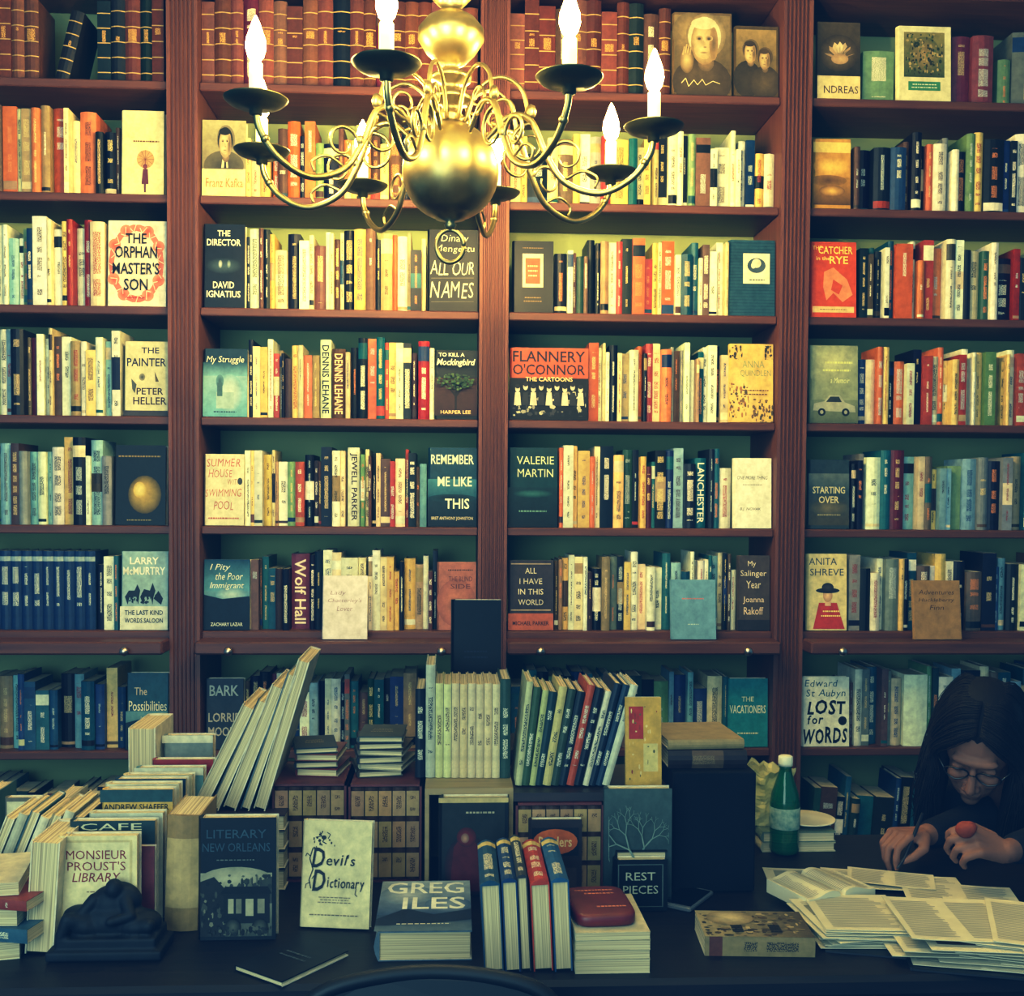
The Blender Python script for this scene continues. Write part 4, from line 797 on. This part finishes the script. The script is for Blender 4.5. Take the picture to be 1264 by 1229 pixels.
for i,(ox,oy,yw) in enumerate(spots):
    w_=rs.uniform(.17,.2);h_=rs.uniform(.19,.21);P=BM@V((ox,oy,0))
    pics=[(.08,.5,.12,.42,(96,78,60)),(.14,.3,.18,.3,(150,74,54))] if i==14 else ([(.60,.8,.5,.8,(20,24,32))] if i in(15,19) else ([(.1,.45,.5,.8,(120,112,92))] if i%4==0 else []))
    pagegrid('paper_sheet',w_/2,h_,.0010,curlf(rs.random()*6,.0014,.009 if i>14 else .002),pics,i,'loose printed sheet in a messy pile on table',M_PAPER,P,yw+rs.uniform(-2,2),z,cols=2,rows=24)
    z+=.0022
z=TZ+.0042
for i in range(14):
    w_=rs.uniform(.125,.15);h_=rs.uniform(.15,.175);P=BM@V((-.085+rs.uniform(-.018,.016),.05+rs.uniform(-.010,.010),0))
    pagegrid('paper_sheet',w_/2,h_,.0010,curlf(i*1.3,.0014,.007 if i>9 else .002),[(.1,.5,.5,.8,(130,128,110))] if i==11 else [],50+i,'loose printed sheet in a messy pile on table',M_PAPER,P,BY+16+rs.uniform(-8,8),z,cols=1,rows=20)
    z+=.0022
def leaf(w,th,curl):
    return lambda x,y:th+curl*(1-abs(x)/w)*math.sin(min(1,abs(x)/w*1.2)*math.pi)-(th*.45 if abs(x)<w*.04 else 0)
pagegrid('open_book',.075,.12,.0245,leaf(.075,.026,.014),[],2,'open paperback with fanned pages on table',M_PAPER,on_z(1040,1128,TZ),22,TZ+.0105,cols=4,rows=22)
for i,(px,py,yw,w_,h_) in enumerate(((1010,1092,-8,.19,.085),(1075,1096,-16,.18,.09),(1130,1104,-10,.19,.09),(1190,1120,-14,.2,.1),(1100,1100,-20,.16,.09))):
    pagegrid('paper_sheet',w_/2,h_,.0006,curlf(i,.0014,.004),[(.1,.4,.3,.8,(140,140,126))] if i==0 else [],30+i,'loose printed sheet in a messy pile on table',M_PAPER,on_z(px,py,TZ),yw,TZ+.0010+.0022*i,cols=2,rows=10)
# ------------------------------------------------------------------ bookend statue
M_STONE=newmat('dark_bronze',(20,24,32),.65,.1,noise_s=25,col2=(12,14,20),bump=.5,spec=.25)
P=on_z(127,1188,TZ);b=V((P.x,P.y+.045,TZ+.0008))
def e_(x,y,z,a,c,d,rotz=0):
    X=V((a,0,0));Z=V((0,0,d))
    if rotz:
        q=Matrix.Rotation(math.radians(rotz),3,'Y');X=q@X;Z=q@Z
    return ellip(b+V((x,y,z)),(X,V((0,c,0)),Z))
st=remeshed('statue',[box_vf(b.x-.09,b.x+.09,b.y-.045,b.y+.045,b.z,b.z+.016),box_vf(b.x-.078,b.x+.08,b.y-.038,b.y+.038,b.z+.014,b.z+.034),
 e_(.0,.005,.05,.062,.034,.03),e_(-.038,0,.05,.04,.034,.022,20),e_(.045,.0,.047,.036,.034,.02),e_(-.002,.006,.074,.034,.024,.032,-12),e_(.006,-.004,.104,.014,.015,.016),e_(.02,.008,.088,.03,.02,.02,30),
 caps(b+V((-.025,-.005,.086)),b+V((-.05,-.02,.058)),.011,.008),caps(b+V((.024,-.005,.086)),b+V((.038,-.024,.066)),.011,.008),caps(b+V((.038,-.024,.066)),b+V((.008,-.034,.06)),.008,.007),
 caps(b+V((-.02,-.01,.05)),b+V((-.06,-.028,.062)),.014,.011),caps(b+V((-.06,-.028,.062)),b+V((-.07,-.03,.038)),.011,.009),caps(b+V((.02,-.01,.045)),b+V((.066,-.026,.05)),.014,.011)],M_STONE,.0028,sm=2)
meta(st,'dark bronze bookend of a seated figure on a stepped plinth','statue')
# ------------------------------------------------------------------ chair in front
M_CH=newmat('black_lacquer_wood',(9,10,15),.5,spec=.3)
cp=at_d(528,1.60,0);cx,cy=cp.x,cp.y
ch=empty('chair',(cx,cy-.22,0));meta(ch,'dark wooden chair with curved top rail tucked at table','chair');bpy.context.view_layer.update()
def cch(o):o.parent=ch;o.matrix_parent_inverse=ch.matrix_world.inverted();return o
zt=ztop(528,1194,1.60)
arc=crom([(cx-.19,cy-.02,zt-.16),(cx-.185,cy,zt-.07),(cx-.14,cy+.01,zt-.018),(cx,cy+.02,zt),(cx+.14,cy+.01,zt-.018),(cx+.185,cy,zt-.07),(cx+.19,cy-.02,zt-.16)],6)
cch(mesh_obj('top_rail',*tube(arc,.011,10),M_CH,True))
na=len(arc);bv=[(p.x,p.y-.004,p.z) for p in arc]+[(p.x,p.y+.006,p.z) for p in arc]
cch(mesh_obj('backrest',bv,[tuple(range(na)),tuple(range(2*na-1,na-1,-1))]+[(i,i+na,i+1+na,i+1) for i in range(na-1)]+[(na-1,2*na-1,na,0)],M_CH))
for s in(-1,1):
    cch(mesh_obj('leg',*tube([(cx+s*.19,cy-.02,zt-.155),(cx+s*.185,cy-.04,.45),(cx+s*.19,cy+.03,.0)],[.013,.017,.013],10),M_CH,True))
    cch(mesh_obj('leg',*tube([(cx+s*.17,cy-.40,.44),(cx+s*.18,cy-.42,0)],[.018,.013],10),M_CH,True))
cch(box('seat',cx-.21,cx+.21,cy-.44,cy-.02,.42,.455,M_CH,bev=.01))
# ------------------------------------------------------------------ chandelier
DC=2.3
cc=W(556,212,DC)
def zc(py):return W(556,py,DC).z
ax,ay=cc.x,cc.y
chd=empty('chandelier',(ax,ay,cc.z));meta(chd,'brass multi-arm chandelier with candle bulbs and large ball','chandelier');bpy.context.view_layer.update()
def hch(o,p=None):
    o.parent=p or chd
    o.matrix_parent_inverse=(p or chd).matrix_world.inverted();return o
prof=[]
rb=.098;zb=cc.z
prof+= [(.001,zc(285)),(.009,zc(282)),(.013,zc(277)),(.008,zc(273)),(.03,zc(270))]
for i in range(1,24):
    a=-math.pi/2+math.pi*(i+.6)/25.2;r=rb*math.cos(a);z=zb+rb*math.sin(a)
    if r>.024:prof.append((r,z))
prof+=[(.022,zc(150)),(.03,zc(146)),(.02,zc(141)),(.018,zc(132)),(.042,zc(128)),(.045,zc(122)),(.02,zc(116)),(.02,zc(106)),(.04,zc(102)),(.042,zc(96)),(.018,zc(90)),(.016,zc(84)),(.03,zc(80)),(.05,zc(68)),(.067,zc(52)),(.066,zc(40)),(.05,zc(28)),(.028,zc(20)),(.018,zc(14)),(.03,zc(8)),(.042,zc(0)),(.04,zc(-10)),(.02,zc(-20)),(.012,zc(-26)),(.012,zc(-60)),(.03,zc(-66)),(.008,zc(-76)),(.007,3.36),(.05,3.375),(.06,3.399)]
hch(mesh_obj('stem',*lathe(prof,40,(ax,ay,0)),M_BRASS,True))
rc=V((ax,ay,zc(303)))
hch(mesh_obj('ring',*tube([rc+V((math.cos(a)*.028,0,math.sin(a)*.033)) for a in [2*math.pi*i/28 for i in range(29)]],.0045,8),M_BRASS,True))
zcup=2.205
for k in range(8):
    th=math.radians(60+45*k);dr=V((math.cos(th),-math.sin(th),0))
    def Q(r,z):return V((ax,ay,zcup+z))+dr*r
    path=crom([Q(.03,-.03),Q(.07,.0),(Q(.12,.045)),Q(.165,.035),Q(.195,-.03),Q(.235,-.09),Q(.305,-.115),Q(.367,-.09),Q(.403,-.045),Q(.41,-.008)],7)
    arm=hch(mesh_obj('arm',*merge([tube(path,[.0064 if i>12 else .0054 for i in range(len(path))],8)]+
      [tube([Q(c0+ (ra*(1-i/34))*math.cos(sg*i*.32+ph),c1+(ra*(1-i/34))*math.sin(sg*i*.32+ph)) for i in range(22)],[.0042-.00009*i for i in range(22)],6)
        for c0,c1,ra,sg,ph in((.162,-.012,.042,1,1.3),(.238,-.04,.036,-1,3.3),(.105,.06,.032,1,4.0))]+
      [tube(crom([Q(.03,.04),Q(.055,.10),Q(.10,.125),Q(.145,.10),Q(.16,.05)],5),.0042,6),
       tube(crom([Q(.235,-.085),Q(.27,-.07),Q(.30,-.085),Q(.295,-.105)],5),[.003]*16,6),
       ellip(Q(.165,.052),(dr*.012,V((0,0,.016)),dr.cross(V((0,0,1)))*.008),8,6),ellip(Q(.20,-.03),(dr*.008,V((0,0,.012)),dr.cross(V((0,0,1)))*.008),8,6),ellip(Q(.393,-.06),(dr*.009,V((0,0,.009)),dr.cross(V((0,0,1)))*.009),8,6)]),M_BRASS,True))
    c=Q(.41,0)
    hch(mesh_obj('drip_pan',*lathe([(.004,-.022),(.012,-.02),(.012,-.01),(.035,-.006),(.050,.0),(.058,.007),(.059,.009),(.056,.009),(.048,.004),(.02,.001),(.016,.02),(.014,.02)],30,c),M_DBRASS,True),arm)
    hch(mesh_obj('candle',*lathe([(.0125,.004),(.0125,.072),(.009,.076),(.006,.077)],18,c),M_CANDLE,True),arm)
    hch(mesh_obj('bulb',*lathe([(.006,.075),(.014,.085),(.0185,.100),(.0175,.114),(.011,.134),(.005,.150),(.001,.158)],18,c),M_BULB,True),arm)
# ------------------------------------------------------------------ person
M_SKIN=newmat('skin',(134,88,66),.65,noise_s=14,col2=(114,74,56),spec=.3)
M_SWT=newmat('navy_knit',(14,16,27),.9,noise_s=60,col2=(10,11,20),bump=.3,spec=.2)
M_HAIR=newmat('dark_hair',(12,9,12),.7,noise_s=30,col2=(22,15,16),stretch=(6,6,1),spec=.15)
Hc=W(1209,914,2.38)
f=V((-.46,-.68,-.56)).normalized();u=V((-.05,-.35,1));u=(u-f*u.dot(f)).normalized();s=u.cross(f).normalized()
if s.x>0:s=-s
HS=1.04
def Hp(a,b_,c_):return Hc+(s*a+f*b_+u*c_)*HS
nb=V((W(1238,988,2.56)))
shL=W(1186,985,2.56);shR=W(1345,985,2.60)
elL=W(1208,1065,2.44);elR=W(1345,1100,2.34)
elL.z=max(elL.z,.80);elR.z=.82
wrL=W(1143,1050,2.30);wrL.z=.812;wrR=W(1240,1088,2.13);wrR.z=.832
chest=nb+V((.03,.10,-.12));pel=V((nb.x+.04,nb.y+.26,.5))
def hand(wr,d,nn,sd,curl):
    d=d.normalized();nn=(nn-d*nn.dot(d)).normalized();sd=(sd-d*sd.dot(d)-nn*sd.dot(nn)).normalized();P_=[]
    lens=((.036,.022,.017),(.040,.025,.018),(.037,.024,.017),(.029,.018,.015))
    for i in range(4):
        kb=wr+d*(.074-.004*abs(i-1))+sd*(.026-.018*i);P_.append(caps(wr+sd*(.011-.008*i)+d*.01,kb,.015,.0098,10))
        dd=(d+sd*(.10-.07*i)).normalized();p=kb;a=0
        for L_,cu,r in zip(lens[i],curl[i],(.0084,.0076,.0066)):
            a+=math.radians(cu);dv=dd*math.cos(a)+nn*math.sin(a);q=p+dv*L_;P_.append(caps(p,q,r,r*.9,10));p=q
    tb_=wr+d*.025+sd*.022;t1=tb_+(d*.6+sd*.6+nn*.4).normalized()*.038;t2=t1+(d*.8-sd*.1+nn*.6).normalized()*.028;t3=t2+(d*.75-sd*.4+nn*.5).normalized()*.02
    P_+=[caps(tb_,t1,.013,.0105,10),caps(t1,t2,.010,.0085,10),caps(t2,t3,.0085,.007,10)];return P_,t3
hL=W(1085,1050,2.25);hL.z=.826
dL=(hL-wrL);dR=V((-.80,-.15,.34))
sA,fA,uA=s*HS,f*HS,u*HS
body=[ellip(Hp(0,-.012,.012),(sA*.070,fA*.092,uA*.096)),ellip(Hp(0,.03,-.05),(sA*.050,fA*.06,uA*.066)),ellip(Hp(0,.058,-.100),(sA*.020,fA*.022,uA*.018)),
 ellip(Hp(0,.074,.018),(sA*.045,fA*.016,uA*.012)),caps(Hp(0,.086,.0),Hp(0,.106,-.036),.007,.0105),ellip(Hp(.011,.096,-.04),(sA*.007,fA*.009,uA*.007)),ellip(Hp(-.011,.096,-.04),(sA*.007,fA*.009,uA*.007)),
 ellip(Hp(0,.087,-.064),(sA*.020,fA*.008,uA*.0055)),ellip(Hp(0,.085,-.073),(sA*.017,fA*.008,uA*.0055)),
 ellip(Hp(.030,.070,-.03),(sA*.019,fA*.018,uA*.02)),ellip(Hp(-.030,.070,-.03),(sA*.019,fA*.018,uA*.02)),
 ellip(Hp(.029,.074,-.002),(sA*.013,fA*.012,uA*.009)),ellip(Hp(-.029,.074,-.002),(sA*.013,fA*.012,uA*.009)),
 ellip(Hp(.071,-.01,-.015),(sA*.008,fA*.018,uA*.028)),ellip(Hp(-.071,-.01,-.015),(sA*.008,fA*.018,uA*.028)),
 caps(Hp(0,-.03,-.05),nb,.048,.054),caps(nb,chest,.08,.13),caps(chest,pel,.125,.14),caps(nb,shL,.05,.05),caps(nb,shR,.05,.05),
 caps(shL,elL,.045,.036),caps(elL,wrL,.036,.022),caps(shR,elR,.045,.036),caps(elR,wrR,.036,.022)]
h1,tipL=hand(wrL,dL,V((.1,0,-1)),V((-.3,-1,.1)),[(34,46,25),(38,52,28),(44,55,28),(50,56,28)])
h2,tipR=hand(wrR,dR,V((-.3,.5,-.6)),V((-.1,.6,.9)),[(50,60,35),(52,60,35),(55,58,38),(58,55,35)])
body+=h1+h2
kL=pel+V((-.05,-.40,-.02));kR=pel+V((.14,-.40,-.02))
for k_,o_ in((kL,-.09),(kR,.09)):
    body+=[caps(pel+V((o_,0,-.04)),k_,.075,.055),caps(k_,V((k_.x,k_.y+.06,.08)),.052,.035),caps(V((k_.x,k_.y+.05,.045)),V((k_.x,k_.y-.12,.035)),.035,.03)]
pr=remeshed('person',body,M_SKIN,.0036,sm=2)
meta(pr,'person with long dark hair and glasses reading, holding orange fruit','person')
wl=wrL.lerp(elL,.12);wr2=wrR.lerp(elR,.12)
remeshed('sweater',[caps(nb+V((0,.02,-.03)),chest,.095,.148),caps(chest,pel+V((0,0,.05)),.145,.16),caps(nb+V((0,.01,-.01)),shL,.06,.064),caps(nb+V((0,.01,-.01)),shR,.06,.064),
 caps(shL,elL,.06,.048),caps(elL,wl,.048,.030),caps(shR,elR,.06,.048),caps(elR,wr2,.048,.030)],M_SWT,.005,pr,sm=3)
remeshed('trousers',[caps(pel+V((o_,0,-.04)),k_,.09,.068) for k_,o_ in((kL,-.09),(kR,.09))]+[caps(k_,V((k_.x,k_.y+.06,.12)),.066,.05) for k_ in(kL,kR)],newmat('dark_denim',(24,30,46),.8),.007,pr)
random.seed(3);hp=[ellip(Hp(0,-.024,.030),(sA*.077,fA*.096,uA*.090),28,18)]
for sg in(-1,1):   # underlying hair mass falling at each side and the back
    for v_ in(-.09,-.055,-.02,.012):
        a=Hp(sg*.066,v_,.03);hp.append(tube(crom([Hp(sg*.045,v_,.065),a,a+V((0,.01,-.08))+s*sg*.006,a+V((0,.04,-.17)),a+V((0,.05,-.23))],5),[.010+.006*math.sin(i/20*3.14) for i in range(21)],8))
for k in range(2000):
    sg=1 if k%2 else -1;v_=random.uniform(-.105,.078);j=random.uniform(-.004,.012);L_=random.uniform(.12,.28);wv=random.uniform(-.018,.018);w2=random.uniform(-.018,.018)
    fr_=max(0,v_-.02)/.058
    p0=Hp(sg*.003,v_*.7+.016,.114-abs(v_)*.25-fr_*.014+j*.4);p1=Hp(sg*(.046-.004*fr_),v_*.85+.014+wv*.3,.092+j-fr_*.036);p2=Hp(sg*(.078+j-fr_*.006),v_*.78+wv*.5,.02-fr_*.012);p3=p2+V((wv*.8,.006,-.055))+s*sg*.005
    p4=p3+V((w2,.03+wv,-L_*.45));p5=p4+V((-w2*1.3,.012,-L_*.3));p6=p5+V((w2*1.5,.004,-L_*.25));r_=random.uniform(.0007,.0016)
    pts=crom([p0,p1,p2,p3,p4,p5,p6],4);hp.append(tube(pts,[r_ if i<17 else r_*max(.15,1-(i-16)/9) for i in range(len(pts))],4))
mesh_obj('hair',*merge(hp),M_HAIR,True,pr)
gp=[]
for sg in(-1,1):
    gp.append(tube([Hp(sg*.030+.023*math.cos(a),.097-.006*abs(math.cos(a)),-.004+.015*math.sin(a)) for a in [2*math.pi*i/20 for i in range(21)]],.0018,6))
    gp.append(tube([Hp(sg*.053,.092,.0),Hp(sg*.072,.06,.0),Hp(sg*.076,-.01,-.002)],.0015,6))
gp.append(tube([Hp(-.008,.098,0),Hp(0,.101,.003),Hp(.008,.098,0)],.0015,6))
mesh_obj('glasses',*merge(gp),newmat('glasses_frame',(14,12,16),.3),True,pr)
pt=V((tipL.x-.02,tipL.y-.012,TZ+.02));pe=tipL+V((.05,.035,.085))
pen=mesh_obj('pen',*tube([pt,pt.lerp(tipL,.3),tipL+V((0,0,.006)),pe],[.0008,.003,.0036,.0034],10),newmat('pen_plastic',(20,24,36),.3),True);meta(pen,'slim dark pen held in the writing hand','pen')
fc=wrR+dR.normalized()*.086+V((-.004,.006,.012))
fr=remeshed('fruit',[ellip(fc,(V((.018,0,0)),V((0,.017,0)),V((0,0,.016)))),ellip(fc+V((.006,-.004,.005)),(V((.014,0,0)),V((0,.014,0)),V((0,0,.012))))],newmat('orange_peel',(138,60,34),.7,noise_s=60,col2=(118,48,28),bump=.2,spec=.2),.0018)
meta(fr,'small dull orange fruit held in the reader hand','fruit')
stl=mesh_obj('stool',*merge([lathe([(.15,-.02),(.17,-.01),(.17,.0),(.001,.005)],32,(pel.x,pel.y,.335))]+[tube([(pel.x+a*.1,pel.y+b_*.1,.32),(pel.x+a*.15,pel.y+b_*.15,0)],.015,8) for a in(-1,1) for b_ in(-1,1)]),M_CH)
meta(stl,'low dark wooden stool under the seated person','stool')
# ------------------------------------------------------------------ light
wd=bpy.data.worlds.new('world');sc.world=wd;wd.use_nodes=True
wd.node_tree.nodes['Background'].inputs[0].default_value=(.20,.47,.70,1);wd.node_tree.nodes['Background'].inputs[1].default_value=.33
def area(name,loc,tgt,size,e,col):
    l=bpy.data.lights.new(name,'AREA');l.size=size;l.energy=e;l.color=col
    o=link(bpy.data.objects.new(name,l));o.location=loc;o.rotation_euler=(V(tgt)-V(loc)).to_track_quat('-Z','Y').to_euler()
area('cool_fill_light',(-1.4,-4.7,1.9),(0,-.2,1.1),2.4,80,(.70,.93,1))  # cool fill added behind the camera to brighten lower shelves, no window modelled
area('warm_overhead_area',(.2,-3.2,3.3),(.1,0,2.2),1.2,20,(1,.94,.74))  # warm area light overhead, aimed at the upper shelves, no fixture modelled
vs_=sc.view_settings;vs_.view_transform='Standard';vs_.look='None';vs_.exposure=.3
vs_.use_curve_mapping=True;cm=vs_.curve_mapping
def curve(i,pts):
    c=cm.curves[i]
    while len(c.points)<len(pts):c.points.new(.5,.5)
    for p,q in zip(c.points,pts):p.location=q
curve(0,[(0,.001),(.05,.030),(.2,.19),(.5,.60),(1,1)])
curve(1,[(0,.006),(.05,.050),(.2,.215),(.5,.60),(1,.99)])
curve(2,[(0,.020),(.05,.066),(.2,.180),(.5,.40),(1,.68)])
cm.update()
print('BOOKS',nbook,'SPECS',len(SPEC))
